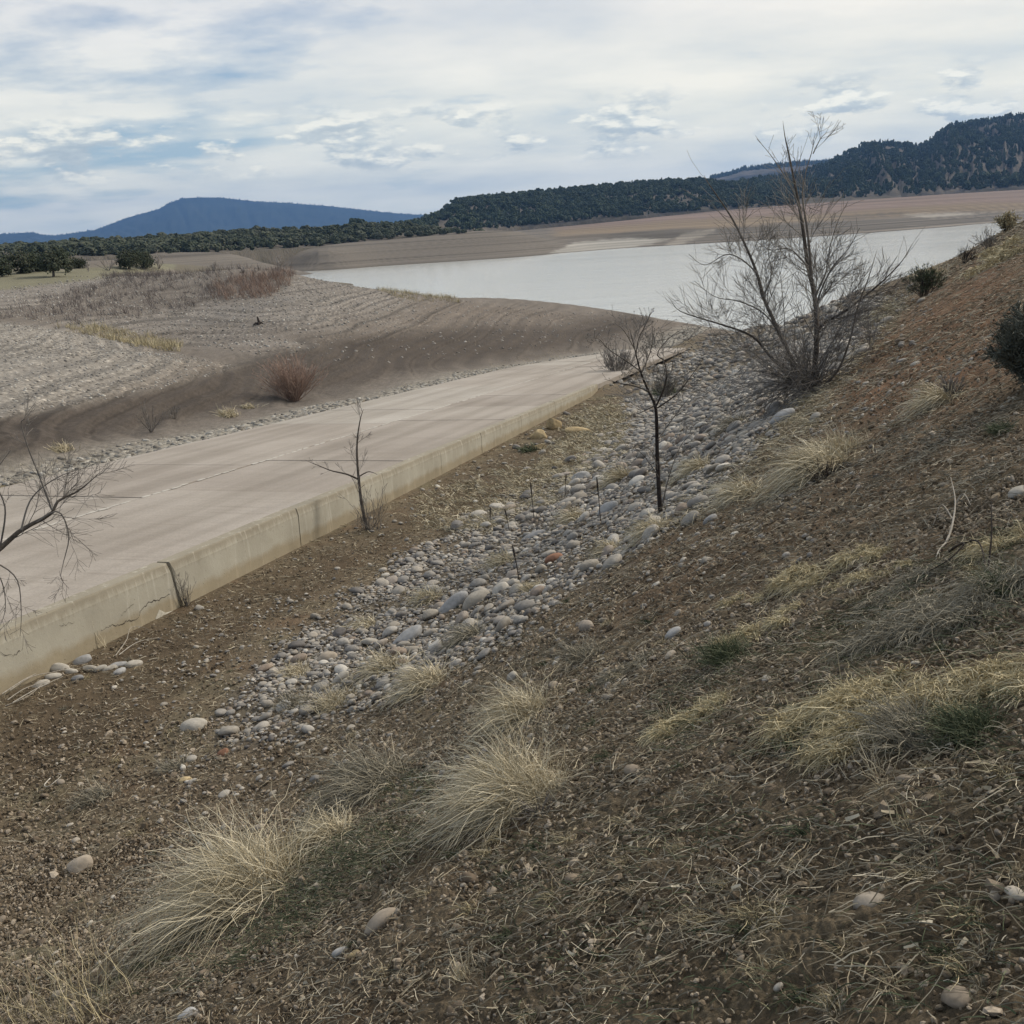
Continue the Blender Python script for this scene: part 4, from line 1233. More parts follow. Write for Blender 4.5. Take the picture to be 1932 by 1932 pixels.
# loose gravel over the soil, clods, and the rocks of the left bank
gxs, gys, gss = [], [], []
for cell, s0, s1, rmax_, prob in ((0.085, 0.006, 0.017, 7.5, 0.75), (0.15, 0.010, 0.026, 13, 0.8), (0.30, 0.022, 0.05, 18, 0.75)):
    x, y, a, b_ = jitter(0.5, 19, -9.2, 5, cell)
    rr = np.hypot(x, y); px, py = pix(x, y)
    lowleft = sstep(0, 60, poly_sd(px, py, polyK([(-100, 1350), (300, 1320), (700, 1300), (760, 1420), (560, 1560), (430, 1900), (-100, 2000)])))
    wantd = prob * (0.30 + 0.70 * lowleft) * (0.5 + 0.8 * np.clip(fbm(x / 0.8, y / 0.8, 95, 3) + 0.4, 0, 1))
    k_ = (rr < rmax_) & (vr.random(len(x)) < wantd) & (px > -20) & (px < 1044) & (py < 1060) & (b_ > VW + 0.1)
    gxs.append(x[k_]); gys.append(y[k_]); gss.append(np.exp(vr.uniform(math.log(s0), math.log(s1), k_.sum())))
x, y, s = np.concatenate(gxs), np.concatenate(gys), np.concatenate(gss)
SOILST = [(0, (0.11, 0.084, 0.060)), (0.5, (0.185, 0.148, 0.108)), (0.8, (0.24, 0.205, 0.165)), (1, (0.42, 0.385, 0.33))]
grav = tint_mat('soil_gravel', SOILST, 0.9, False, None, .15, var=.25, vscale=40)
tag(link('gravel', stones_mesh('gravel', x, y, s, STV, grav, 0.3)), 'small gravel scattered over the brown soil of the slope', 'gravel', kind='stuff')
_j = [jitter(0.3, 6.2, -6.5, 3, 0.023), jitter(0.3, 9, -8, 4, 0.05), jitter(6, 20, -9.2, 5, 0.07)]
x, y, b_ = [np.concatenate([q[i] for q in _j]) for i in (0, 1, 3)]
rr = np.hypot(x, y); px, py = pix(x, y)
k_ = (vr.random(len(x)) < np.clip(1.4 - rr / 17, 0.05, 1.0) * np.where(inpoly(x, y, A_COBBLE) > 0, 0.6, 1.0) * (0.62 + 0.7 * np.clip(fbm(x / 0.6, y / 0.6, 96, 3) + .35, 0, 1))) & (px > -20) & (px < 1044) & (py < 1060) & (b_ > VW + 0.1)
x, y = x[k_], y[k_]
clodm = tint_mat('soil_clod', [(0, (0.075, 0.057, 0.040)), (0.40, (0.160, 0.127, 0.090)), (0.78, (0.245, 0.200, 0.147)), (1, (0.37, 0.315, 0.25))], 1.0, False, None, .05, var=.35, vscale=60)
tag(link('soil_crumbs', stones_mesh('soil_crumbs', x, y, np.exp(vr.normal(math.log(.0085), .38, len(x))) * np.clip(0.55 + 0.11 * np.hypot(x, y), .6, 1.7), STF, clodm, 0.3, None, False, 1.0)), 'dark crumbs and clods of soil on the slope', 'soil', kind='stuff')

bankm = tint_mat('bank_stone', [(0, (0.16, 0.145, 0.125)), (0.5, (0.245, 0.225, 0.20)), (0.85, (0.33, 0.31, 0.28)), (1, (0.45, 0.43, 0.39))], 0.9, False, None, .15)
vergem = tint_mat('verge_stone', [(0, (0.15, 0.135, 0.115)), (0.5, (0.24, 0.22, 0.19)), (0.85, (0.31, 0.29, 0.255)), (1, (0.42, 0.40, 0.36))], 0.9)
x, y, a, b_ = jitter(3, 108, -21.6, -10, 0.24)
k_ = (b_ < ramp_left(a) - 0.05) & (b_ > ramp_left(a) - 3.0 - 1.2 * fbm(a / 3, a * 0, 97, 2)) & (vr.random(len(x)) < 0.72 * sstep(-3.8, -1.8, b_ - ramp_left(a)))
x, y = x[k_], y[k_]; px, py = pix(x, y); k_ = (px > -20) & (px < 1040); x, y = x[k_], y[k_]
tag(link('verge_stones', stones_mesh('verge_stones', x, y, vr.uniform(.04, .15, len(x)), STV, vergem, .42)), 'pale broken stones along the far edge of the ramp', 'stones', kind='stuff')
xs, ys, ss = [], [], []
for P_, cell, s0, s1, pr_ in ((A_KNOLL, 0.32, .035, .10, .8), (A_FARK, 0.55, .05, .15, .7)):
    x, y, a, b_ = jitter(8, 135, -95, -17, cell)
    px, py = pix(x, y); ok = (px > -20) & (px < 1000)
    x, y = x[ok], y[ok]
    sd_ = inpoly(x, y, P_, 12, .2); z = ground_z(x, y)
    den_ = np.where(sd_ > 0, 1, 0) * (0.25 + 0.75 * sstep(-5.2, -3.6, z + 0.8 * fbm(x / 8, y / 8, 98, 3))) * pr_
    k_ = vr.random(len(x)) < den_
    xs.append(x[k_]); ys.append(y[k_]); ss.append(vr.uniform(s0, s1, k_.sum()))
x, y, s = np.concatenate(xs), np.concatenate(ys), np.concatenate(ss)
tag(link('bank_stones', stones_mesh('bank_stones', x, y, s, STF, bankm, .35)), 'grey stones strewn over the drawn-down banks left of the ramp', 'stones', kind='stuff')

# ------------------------------------------------------------------ grass
br = np.random.default_rng(44)
DOWN = np.array([-VD[0], -VD[1], -0.45]); DOWN /= np.linalg.norm(DOWN)


def blades(mb, base, dirs, L, droop, w, seg=4, wig=0.05, curl=None, tint=None, tgrad=0.35, taper=0.75):
    n = len(base); s = np.linspace(0, 1, seg + 1)
    L = np.broadcast_to(L, n); droop = np.broadcast_to(droop, n); w = np.broadcast_to(w, n)
    side0 = br.normal(0, 1, (n, 3)); side0 -= dirs * (side0 * dirs).sum(1)[:, None]; side0 /= np.linalg.norm(side0, axis=1)[:, None]
    P_ = base[:, None, :] + dirs[:, None, :] * (L[:, None] * s)[:, :, None]
    P_ = P_ + side0[:, None, :] * (L[:, None] * wig * br.normal(0, 1, (n, 1)) * s ** 2)[:, :, None]
    P_[:, :, 2] -= (droop * L)[:, None] * s ** 2
    if curl is not None:
        P_ = P_ + (side0 * (curl * L)[:, None])[:, None, :] * (s ** 2.2)[None, :, None]
    P_ = P_ + br.normal(0, 1, P_.shape) * (wig * 0.25 * L)[:, None, None] * (s > 0)[None, :, None]
    T = np.gradient(P_, axis=1)
    sd_ = np.cross(T, (side0 + 0.3 * br.normal(0, 1, side0.shape))[:, None, :]); sd_ /= np.linalg.norm(sd_, axis=2)[:, :, None] + 1e-9
    ww = w[:, None] * (1 - taper * s)[None, :]
    V = np.stack([P_ - sd_ * ww[:, :, None] / 2, P_ + sd_ * ww[:, :, None] / 2], 2).reshape(-1, 3)
    k = seg + 1
    i = (np.arange(n)[:, None] * k + np.arange(seg)[None, :]) * 2
    Q = np.stack([i, i + 1, i + 3, i + 2], -1).reshape(-1, 4)
    tn = br.random(n) if tint is None else tint
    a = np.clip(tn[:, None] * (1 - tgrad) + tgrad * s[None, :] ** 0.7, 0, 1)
    mb.add(V, Q, None, np.repeat(a, 2, 1).ravel() if False else np.stack([a, a], 2).ravel())


def unit(v): return v / (np.linalg.norm(v, axis=-1, keepdims=True) + 1e-12)


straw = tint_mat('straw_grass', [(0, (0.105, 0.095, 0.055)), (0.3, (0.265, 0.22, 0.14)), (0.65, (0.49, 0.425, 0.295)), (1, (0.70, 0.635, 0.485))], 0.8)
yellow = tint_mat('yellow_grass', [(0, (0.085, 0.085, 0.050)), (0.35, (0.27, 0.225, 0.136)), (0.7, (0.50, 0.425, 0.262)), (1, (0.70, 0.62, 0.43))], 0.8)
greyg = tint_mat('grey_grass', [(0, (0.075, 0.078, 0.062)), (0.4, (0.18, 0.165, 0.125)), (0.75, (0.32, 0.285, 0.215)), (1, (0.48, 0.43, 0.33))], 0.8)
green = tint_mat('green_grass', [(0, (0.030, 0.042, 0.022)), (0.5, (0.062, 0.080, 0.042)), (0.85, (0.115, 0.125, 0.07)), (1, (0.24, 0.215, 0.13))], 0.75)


def px_size(p, wpx): return wpx * K / F * float(np.linalg.norm(p - EYE))


def clump(q, span, style, label, m, n=None, lean=None, name='grass_clump', group=None, cat='grass clump', hgt=1.0):
    """q = root position (1932 frame), span = how wide the blades reach in the picture"""
    p = G(*q); S = px_size(p, span); dist = float(np.linalg.norm(p - EYE)); w = max(0.0034, 0.62 * dist / F)
    mb = MB()
    if style == 'fan':           # fine straight stalks thrown downhill from one root
        n = int((n or 1300) * .8); ld = unit(DOWN + np.array([0, 0, 0.25])) if lean is None else unit(np.array(lean, float))
        rad = S * 0.10; o = br.normal(0, 1, (n, 3)) * [rad, rad, 0]
        spread = br.normal(0, 1, (n, 3)) * [0.58, 0.58, 0.46]
        d = unit(ld[None] * br.uniform(0.55, 1.1, (n, 1)) + spread + np.array([0, 0, 0.55 * hgt]))
        L = S * 0.86 * br.uniform(0.35, 1.0, n) ** 0.8
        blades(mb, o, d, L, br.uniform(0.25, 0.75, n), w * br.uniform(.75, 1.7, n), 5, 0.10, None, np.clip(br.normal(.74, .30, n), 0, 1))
        k = n // 4; o = br.normal(0, 1, (k, 3)) * [rad * 2.2, rad * 2.2, 0] + ld * S * br.uniform(0, .6, (k, 1)) * [1, 1, 0]; o[:, 2] = ground_z(o[:, 0] + p[0], o[:, 1] + p[1]) - p[2] + .02 + S * .05 * br.random(k)
        blades(mb, o, unit(br.normal(0, 1, (k, 3)) * [.8, .8, .18] + ld * .5), S * .35 * br.uniform(.3, 1, k), .12, w, 4, .12, br.normal(0, .3, k), br.uniform(.1, .9, k))
        k = n // 5; o = br.normal(0, 1, (k, 3)) * [rad * 1.5, rad * 1.5, 0]
        d = unit(br.normal(0, 1, (k, 3)) * [.8, .8, .2] + [0.15, 0, .5]); blades(mb, o, d, S * .45 * br.uniform(.4, 1, k), .5, w, 4, .08, None, br.uniform(0, .4, k))
    elif style == 'mound':       # short curly blades heaped over the ground
        n = int((n or 900) * 2.1)
        nk = max(5, int(span / 9)); kc = br.normal(0, 1, (nk, 2)) * [S * .27, S * .20]; kh = br.uniform(.3, 1.0, nk); ki = br.integers(0, nk, n)
        o = np.zeros((n, 3)); o[:, :2] = kc[ki] + br.normal(0, 1, (n, 2)) * S * .055
        gz_ = ground_z(o[:, 0] + p[0], o[:, 1] + p[1]) - p[2]; hp = kh[ki]
        o[:, 2] = gz_ + S * 0.17 * hgt * hp * br.random(n)
        d = unit(br.normal(0, 1, (n, 3)) * [.8, .8, .25] + DOWN * 0.15 + [0, 0, 0.85])
        L = np.clip(S * 0.42 * hgt, 0.10, 0.30) * br.uniform(0.4, 1.1, n)
        blades(mb, o, d, L, br.uniform(0.6, 1.4, n), w * br.uniform(.9, 1.6, n), 6, 0.12, br.normal(0, 0.6, n), np.clip(br.normal(.50, .26, n) + 0.35 * hp - 0.05, 0, 1), 0.45)
    elif style == 'sparse':      # a few tall open stalks
        n = n or 60
        o = br.normal(0, 1, (n, 3)) * [S * .18, S * .18, 0]
        d = unit(br.normal(0, 1, (n, 3)) * [.28, .28, .1] + DOWN * 0.25 + [0, 0, 1.0])
        blades(mb, o, d, S * br.uniform(.5, 1.25, n) * hgt, br.uniform(.0, .35, n), w * br.uniform(.7, 1.2, n), 6, 0.07, None, br.uniform(.4, 1, n))
    else:                        # 'tuft': upright small bunch
        n = n or 260
        o = br.normal(0, 1, (n, 3)) * [S * .17, S * .17, 0]
        d = unit(br.normal(0, 1, (n, 3)) * [.5, .5, .2] + DOWN * 0.45 + [0, 0, 0.85])
        blades(mb, o, d, S * 0.6 * br.uniform(.4, 1.1, n) * hgt, br.uniform(.15, .7, n), w * br.uniform(.7, 1.3, n), 5, .07, None, br.uniform(.15, 1, n))
    V = np.concatenate(mb.V)
    o_ = link(name, mesh_np(name, V, quads=np.concatenate(mb.Q), mat=m, attrs={'tint': np.concatenate(mb.A)}), None, p - [0, 0, 0.012])
    return tag(o_, label, cat, group)


CL = [
    ((500, 1678), 330, 'fan', 'largest bleached straw clump swept over to the left in the lower left foreground', straw, 2300),
    ((1000, 1502), 270, 'fan', 'bushy bleached straw clump in the lower centre with fine stems spread wide', straw, 2200),
    ((1030, 1500), 130, 'tuft', 'shorter straw tuft spreading right from the bushy centre clump', straw, 700),
    ((1010, 1345), 190, 'fan', 'thin airy straw clump standing behind the bushy centre clump', straw, 750),
    ((735, 1475), 210, 'fan', 'greyish straw clump swept left, uphill of the largest one', greyg, 1300),
    ((640, 1575), 135, 'fan', 'short straw clump between the greyish clump and the largest one', straw, 700),
    ((1570, 885), 165, 'fan', 'wide straw clump with a dark hollow base under the big bare tree', straw, 1500),
    ((1600, 850), 120, 'tuft', 'pale straw tuft right behind the wide clump under the big bare tree', straw, 500),
    ((820, 1290), 140, 'fan', 'flattened pale straw clump at the lower edge of the stony strip', straw, 700),
    ((900, 1200), 100, 'fan', 'small green and straw clump among boulders of the stony strip', greyg, 500),
    ((820, 1130), 80, 'fan', 'pale straw clump lying over cobbles beside the longest flat boulder', straw, 420),
    ((1010, 1112), 60, 'tuft', 'pale tuft at the slope edge of the stony strip', straw, 320),
    ((1245, 1000), 85, 'fan', 'whitish straw clump at the foot of the thin bare tree', straw, 600),
    ((1160, 1035), 70, 'fan', 'flat straw clump left of the foot of the thin tree', straw, 380),
    ((560, 1275), 80, 'tuft', 'low straw tuft at the lower end of the stony strip', straw, 360),
    ((640, 1330), 110, 'tuft', 'low pale tuft in pebbles above the greyish clump', straw, 420),
    ((190, 1505), 90, 'tuft', 'olive tuft on pebbly soil at the left edge', greyg, 320),
    ((1490, 1105), 95, 'mound', 'curly yellow grass mound at the left end of the row on the slope', yellow, 800),
    ((1560, 1085), 95, 'mound', 'second curly yellow grass mound from the left in the row on the slope', yellow, 800),
    ((1640, 1052), 70, 'mound', 'brightest curly yellow grass mound at the top of the row on the slope', yellow, 600),
    ((1615, 1095), 80, 'mound', 'small curly yellow grass mound below the brightest one', yellow, 500),
    ((1690, 1075), 50, 'mound', 'tiny yellow tuft at the right end of the row on the slope', yellow, 260),
    ((1380, 1140), 48, 'mound', 'lone little straw mound left of the yellow row on the slope', yellow, 320),
    ((1435, 1195), 105, 'mound', 'long straw mound sloping down below the yellow row', yellow, 800),
    ((1500, 1150), 60, 'mound', 'small straw mound between the yellow row and the long mound', yellow, 350),
    ((1385, 1240), 130, 'tuft', 'dark green grass tuft below the long straw mound', green, 700),
    ((1275, 1375), 110, 'mound', 'curly straw mound near the centre right of the slope', yellow, 900),
    ((1350, 1330), 85, 'mound', 'curly straw mound just above the centre right one', yellow, 600),
    ((1560, 1345), 180, 'mound', 'big pale curly mound at the left of the large grass mass', yellow, 1500),
    ((1610, 1400), 170, 'mound', 'pale curly mound at the bottom of the large grass mass', yellow, 1300),
    ((1660, 1310), 130, 'mound', 'pale curly mound along the upper edge of the large grass mass', yellow, 900),
    ((1800, 1320), 180, 'mound', 'yellow curly mound rising at the right of the large grass mass', yellow, 1500),
    ((1900, 1300), 140, 'mound', 'yellow curly mound cut by the right edge of the picture', yellow, 1000),
    ((1740, 1385), 190, 'tuft', 'dark grey green grass spilling from the large grass mass', greyg, 1100),
    ((1850, 1380), 150, 'tuft', 'dark green tuft under the yellow mound at the right edge', green, 900),
    ((1740, 1185), 190, 'mound', 'tangled grey grass heap right of the long straw mound', greyg, 1500),
    ((1840, 1150), 190, 'mound', 'tangled grey grass heap under the dead dark branch', greyg, 1500),
    ((1915, 1110), 120, 'tuft', 'fresh green tuft beside the dead branch at the right edge', green, 700),
    ((1870, 1040), 120, 'mound', 'straw coloured heap above the dead dark branch', yellow, 700),
    ((1700, 1120), 110, 'mound', 'low grey straw mound below the yellow row at its right end', greyg, 600),
    ((1790, 755), 110, 'fan', 'silvery straw clump beside the twiggy shrub high on the slope', straw, 600),
    ((1895, 812), 60, 'tuft', 'dark green tuft high on the slope at the right', green, 420),
    ((1765, 525), 70, 'tuft', 'pale straw tuft behind the dark bush on the skyline', straw, 380),
    ((1690, 590), 80, 'fan', 'pale straw patch at the edge of the stones near the skyline bush', straw, 380),
    ((1880, 500), 110, 'mound', 'yellowish grass patch on the skyline at the right edge', yellow, 500),
    ((1900, 470), 90, 'mound', 'yellowish grass patch below the skyline bush at the right edge', yellow, 400),
    ((875, 1850), 60, 'sparse', 'small pale feathery seedling standing on bare soil at the bottom', straw, 70),
    ((180, 1920), 200, 'sparse', 'tall open yellow stalks in the bottom left corner', yellow, 90),
    ((60, 1940), 160, 'sparse', 'open yellow stalks at the left edge of the bottom', yellow, 60),
    ((480, 1655), 170, 'sparse', 'few long stems rising out of the largest straw clump', straw, 50),
    ((1000, 1470), 200, 'sparse', 'few long stems rising out of the bushy centre clump', straw, 60),
    ((1660, 1465), 90, 'sparse', 'thin leaning stalks on the bare slope at the lower right', straw, 26),
    ((1710, 1560), 80, 'sparse', 'small dry plant with a brown leaf in the lower right', yellow, 22),
    ((430, 785), 50, 'tuft', 'pale straw tuft at the far edge of the ramp left of the red shrub', straw, 300),
    ((120, 850), 45, 'tuft', 'pale straw tuft at the far edge of the ramp at the left', straw, 300),
    ((470, 770), 36, 'tuft', 'small straw tuft beside the red shrub', straw, 160),
    ((182, 1218), 50, 'sparse', 'dry stalks growing against the foot of the near wall panel', straw, 50),
    ((1260, 745), 60, 'tuft', 'sage green tuft behind the thin bare tree', green, 500),
    ((1040, 880), 60, 'tuft', 'pale tuft in front of the ochre slab of rock', straw, 240),
    ((1000, 850), 45, 'tuft', 'greenish tuft at the wall foot by the ochre boulders', green, 240),
    ((700, 1180), 70, 'fan', 'thin straw tuft on the left side of the lower stony strip', straw, 260),
    ((1095, 980), 80, 'fan', 'straw tuft across cobbles left of the slim tree', straw, 380),
    ((960, 1060), 80, 'fan', 'faded straw tuft over the cobbles near the rusty boulder', straw, 320),
    ((1180, 900), 80, 'fan', 'straw tuft leaning over cobbles just left of the slim tree trunk', straw, 380),
    ((1330, 880), 80, 'fan', 'straw tuft among stones right of the slim tree trunk', straw, 380),
    ((1400, 800), 70, 'fan', 'greyish straw tuft among stones below the tallest tree', greyg, 300),
    ((740, 1265), 120, 'fan', 'matted pale straw spread over the lower end of the stony strip', straw, 600),
    ((560, 1330), 90, 'tuft', 'grey green tuft on pebbles below the stony strip', greyg, 300),
    ((330, 1450), 70, 'tuft', 'small olive tuft on pebbly soil above the ochre stone', greyg, 220),
    ((1420, 930), 110, 'fan', 'long flat straw clump running down below the wide clump', straw, 600),
    ((1110, 1240), 120, 'tuft', 'greenish tuft on the slope above the airy clump', greyg, 500),
    ((1180, 1270), 90, 'mound', 'low green grey mound in the middle of the slope', greyg, 400),
]
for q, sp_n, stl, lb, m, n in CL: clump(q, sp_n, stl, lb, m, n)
# little tufts dotted over the soil
TF = {k_: mesh for k_, mesh in ()}
tuft_me = []
for t in range(6):
    mb = MB(); n = 60
    o = br.normal(0, 1, (n, 3)) * [.02, .02, 0]; d = unit(br.normal(0, 1, (n, 3)) * [.6, .6, .2] + DOWN * .4 + [0, 0, .8])
    blades(mb, o, d, .11 * br.uniform(.4, 1.2, n), br.uniform(.2, .9, n), 0.0028, 4, .1, None, br.uniform(.0, .85, n))
    tuft_me.append(mb.mesh('grass_tuft', (straw, yellow, greyg, green)[t % 4]))
for _ in range(200):
    q = (br.uniform(0, 1932), br.uniform(1050, 1925)); p = G(*q)
    u_, v_ = uv(p[0], p[1])
    if v_ < VW + 0.2: continue
    o = link('grass_tuft', tuft_me[br.integers(0, 6)], None, p); s_ = br.uniform(.4, 1.05); o.scale = (s_, s_, s_); o.rotation_euler = (0, 0, br.uniform(-.5, .5))
    tag(o, 'tiny grass tuft dotted about on the bare brown soil', 'grass tuft', 'tiny tufts on the soil')


def in_view(x, y):
    px, py = pix(x, y); return (px > -25) & (px < 1050) & (py < 1070)


# dry stalks lying on the soil
def litter(name, label, cells, m, lenr, lift, poly=None, dens=None, seed=0, w=0.003, kind='grass'):
    mb = MB()
    for cell, r0, r1, pr_ in cells:
        x, y, a, b_ = jitter(0.3, r1, -9.2, 8, cell); rr = np.hypot(x, y)
        ok = (rr >= r0) & (rr < r1) & (b_ > VW + 0.1) & in_view(x, y); x, y, rr = x[ok], y[ok], rr[ok]
        dn = np.clip(fbm(x / 0.7, y / 0.7, 120 + seed, 3) * 1.6 + 0.5, 0.12, 1) * pr_
        if poly is not None: dn = np.clip(dn * sstep(-6, 8, inpoly(x, y, poly, 30)), 0, 1)
        else: dn = dn * np.where(inpoly(x, y, A_COBBLE) > 0, 0.35, 1)
        k_ = br.random(len(x)) < dn; x, y, rr = x[k_], y[k_], rr[k_]; n = len(x)
        B = lay(x, y); an = np.where(br.random(n) < .55, br.normal(2.75, .55, n), br.uniform(0, 2 * PI, n))
        d = B[:, :, 0] * np.cos(an)[:, None] + B[:, :, 1] * np.sin(an)[:, None] + B[:, :, 2] * br.uniform(*lift, n)[:, None]
        base = np.stack([x, y, ground_z(x, y) + 0.018], -1)
        blades(mb, base, unit(d), br.uniform(*lenr, n), br.uniform(0.0, .12, n) + np.clip(lift[1] * .3, 0, .4), np.maximum(w, 0.55 * rr / F) * br.uniform(.6, 1.25, n), 4, .08, br.normal(0, .22, n), br.random(n), .1, .4)
    o = link(name, mb.mesh(name, m)); return tag(o, label, 'grass', kind='stuff')


litterm = tint_mat('dry_litter', [(0, (0.11, 0.088, 0.060)), (0.4, (0.215, 0.177, 0.122)), (0.75, (0.36, 0.31, 0.22)), (1, (0.58, 0.52, 0.40))], 0.85)
litter('dry_litter', 'dead straw and stalks lying thinly over the soil of the slope', [(0.0185, 0.8, 5.5, .65), (0.03, 5.5, 10, .7), (0.045, 10, 20, .8), (0.085, 20, 45, .9)], litterm, (.02, .13), (-.02, .14), None, seed=1)
litter('dry_leaves', 'small dead leaves and chips scattered on the near soil', [(0.07, .8, 7, .45), (0.12, 7, 14, .4)], litterm, (.018, .045), (.0, .35), None, seed=12, w=.011)
litter('green_grass', 'short dark green spring grass thinly sprouting over the near slope', [(0.018, .8, 6, .8), (0.04, 6, 12, .8)], green, (.03, .085), (.6, 1.6),
       [(560, 1560), (620, 1450), (770, 1420), (900, 1560), (700, 1720), (450, 1850), (150, 1932), (250, 1760), (480, 1720)], seed=2)
litter('green_grass', 'short dark green grass mixed through the tangled grass at the right', [(0.022, .8, 8, .8), (0.05, 8, 26, .8)], green, (.03, .10), (.5, 1.5),
       [(1250, 1300), (1350, 1230), (1500, 1200), (1600, 1130), (1700, 1060), (1932, 980), (1932, 1440), (1700, 1440), (1500, 1450), (1230, 1420)], seed=3)
litter('green_grass', 'thin olive grass over the upper slope at the right', [(0.04, 4, 12, .8), (0.09, 12, 30, .8)], greyg, (.04, .10), (.4, 1.4),
       [(1250, 900), (1400, 850), (1560, 820), (1932, 760), (1932, 1000), (1700, 1040), (1450, 960), (1300, 990)], seed=4)
litter('green_grass', 'thin grey green grass thinly spread over the whole near slope', [(0.03, .8, 7, .5), (0.05, 7, 16, .6)], greyg, (.03, .10), (.3, 1.3),
       [(540, 1932), (560, 1500), (900, 1230), (1150, 1080), (1400, 960), (1600, 850), (1932, 760), (2100, 1000), (2100, 2100), (540, 2100)], seed=13)
litter('green_grass', 'sparse green blades on the bare soil of the bottom right', [(0.024, .8, 6, .45)], green, (.03, .08), (.4, 1.4),
       [(900, 1600), (1300, 1500), (1500, 1520), (1932, 1450), (1932, 1932), (900, 1932)], seed=5)
litter('dry_grass', 'tan dry grass covering the flat soil between the wall and the cobbles', [(0.035, 8, 20, 1.2), (0.055, 20, 50, 1.4)], straw, (.07, .30), (.5, 1.5),
       [(770, 960), (900, 900), (1010, 880), (1080, 790), (1150, 755), (1190, 780), (1180, 850), (1090, 910), (1040, 960), (920, 1000), (860, 1010), (780, 1000)], seed=6)
litter('dry_grass', 'patchy dry grass along the foot of the hillside stones', [(0.05, 8, 20, .6), (0.08, 20, 60, .8)], straw, (.12, .30), (.4, 1.4),
       [(1180, 1010), (1300, 950), (1420, 850), (1500, 780), (1640, 640), (1700, 560), (1720, 570), (1640, 690), (1560, 800), (1450, 900), (1300, 990)], seed=7)

litter('dry_grass', 'thin dry grass and dead stems over the high slope at the right', [(0.08, 8, 20, .6), (0.12, 20, 60, .7)], litterm, (.06, .20), (.3, 1.4),
       [(1932, 400), (1800, 500), (1700, 580), (1640, 650), (1570, 760), (1600, 820), (1932, 760), (2100, 600)], seed=8)


def far_grass(name, label, poly, cell, h, m, ur, vrr, per=7, w=0.02, wob=10, lean=0.2, cat='grass', spread=.35):
    mb = MB(); x, y, a, b_ = jitter(*ur, *vrr, cell)
    px, py = pix(x, y); ok = (px > -30) & (px < 1050); x, y = x[ok], y[ok]
    k_ = inpoly(x, y, poly, wob, .25) > 0; x, y = x[k_], y[k_]
    k_ = br.random(len(x)) < np.clip(.55 + 1.0 * fbm(x / 3, y / 3, 131, 3), .1, 1); x, y = x[k_], y[k_]
    x = np.repeat(x, per) + br.normal(0, cell * .22, len(x) * per); y = np.repeat(y, per) + br.normal(0, cell * .22, len(y) * per); n = len(x)
    hh = np.repeat(br.uniform(.55, 1.2, n // per), per)
    d = unit(br.normal(0, 1, (n, 3)) * [spread, spread, .1] + [lean * -.5, 0, 1.0])
    tn = np.clip(np.repeat(br.random(n // per), per) * .7 + .3 * br.random(n), 0, 1)
    blades(mb, np.stack([x, y, ground_z(x, y) - .03], -1), d, h * hh * br.uniform(.6, 1.1, n), br.uniform(0, .3, n), w * br.uniform(.6, 1.2, n), 3, .05, None, tn, .25)
    return tag(link(name, mb.mesh(name, m)), label, cat, kind='stuff')


brushm = tint_mat('grey_brush', [(0, (0.075, 0.065, 0.060)), (0.5, (0.145, 0.122, 0.112)), (1, (0.235, 0.20, 0.175))], .95)
redb = tint_mat('red_brush', [(0, (0.16, 0.108, 0.085)), (0.5, (0.25, 0.175, 0.135)), (1, (0.34, 0.255, 0.20))], .95)
far_grass('grey_brush', 'grey leafless brush covering the brow of the far bank', [(-60, 600), (0, 585), (120, 555), (220, 518), (330, 506), (470, 510), (555, 522), (540, 545), (400, 575), (250, 600), (60, 610)], .85, .95, brushm, (45, 135), (-100, -28), 12, .035, 20, cat='brush')
far_grass('red_brush', 'reddish willow brush at the right end of the far brow', [(395, 560), (410, 540), (460, 518), (552, 518), (545, 540), (500, 562), (430, 570)], .55, 1.5, redb, (60, 140), (-80, -28), 12, .035, 6, cat='brush')
far_grass('dry_grass', 'pale yellow grass strip in the dip behind the near bank', [(100, 615), (170, 615), (250, 628), (345, 650), (340, 664), (280, 658), (200, 640), (120, 625)], .40, .75, yellow, (30, 110), (-85, -25), 9, .03, 5)
far_grass('dry_grass', 'pale yellow grass strip along the shore of the far bank', [(700, 540), (760, 550), (860, 563), (870, 572), (800, 572), (730, 556)], .6, .7, yellow, (80, 170), (-60, -20), 8, .035, 5)
far_grass('dry_grass', 'thin dry grass between stones beyond the ramp', [(0, 885), (200, 820), (400, 780), (600, 735), (800, 700), (1050, 660), (1110, 660), (1000, 690), (700, 745), (480, 790), (250, 850), (0, 915)], .42, .20, straw, (10, 108), (-21, -9), 7, .012, 8)
far_grass('dry_grass', 'tufts of dry grass dotted over the far bank', A_FARK, 2.4, .35, straw, (40, 135), (-90, -20), 7, .025, 8)

# ------------------------------------------------------------------ bare woody plants


def spline(P_, n):
    P_ = np.asarray(P_, float); m = len(P_)
    t = np.linspace(0, m - 1, n); i = np.clip(t.astype(int), 0, m - 2); f = (t - i)[:, None]
    p0 = P_[np.clip(i - 1, 0, m - 1)]; p1 = P_[i]; p2 = P_[i + 1]; p3 = P_[np.clip(i + 2, 0, m - 1)]
    return 0.5 * (2 * p1 + (p2 - p0) * f + (2 * p0 - 5 * p1 + 4 * p2 - p3) * f ** 2 + (3 * p1 - p0 - 3 * p2 + p3) * f ** 3)


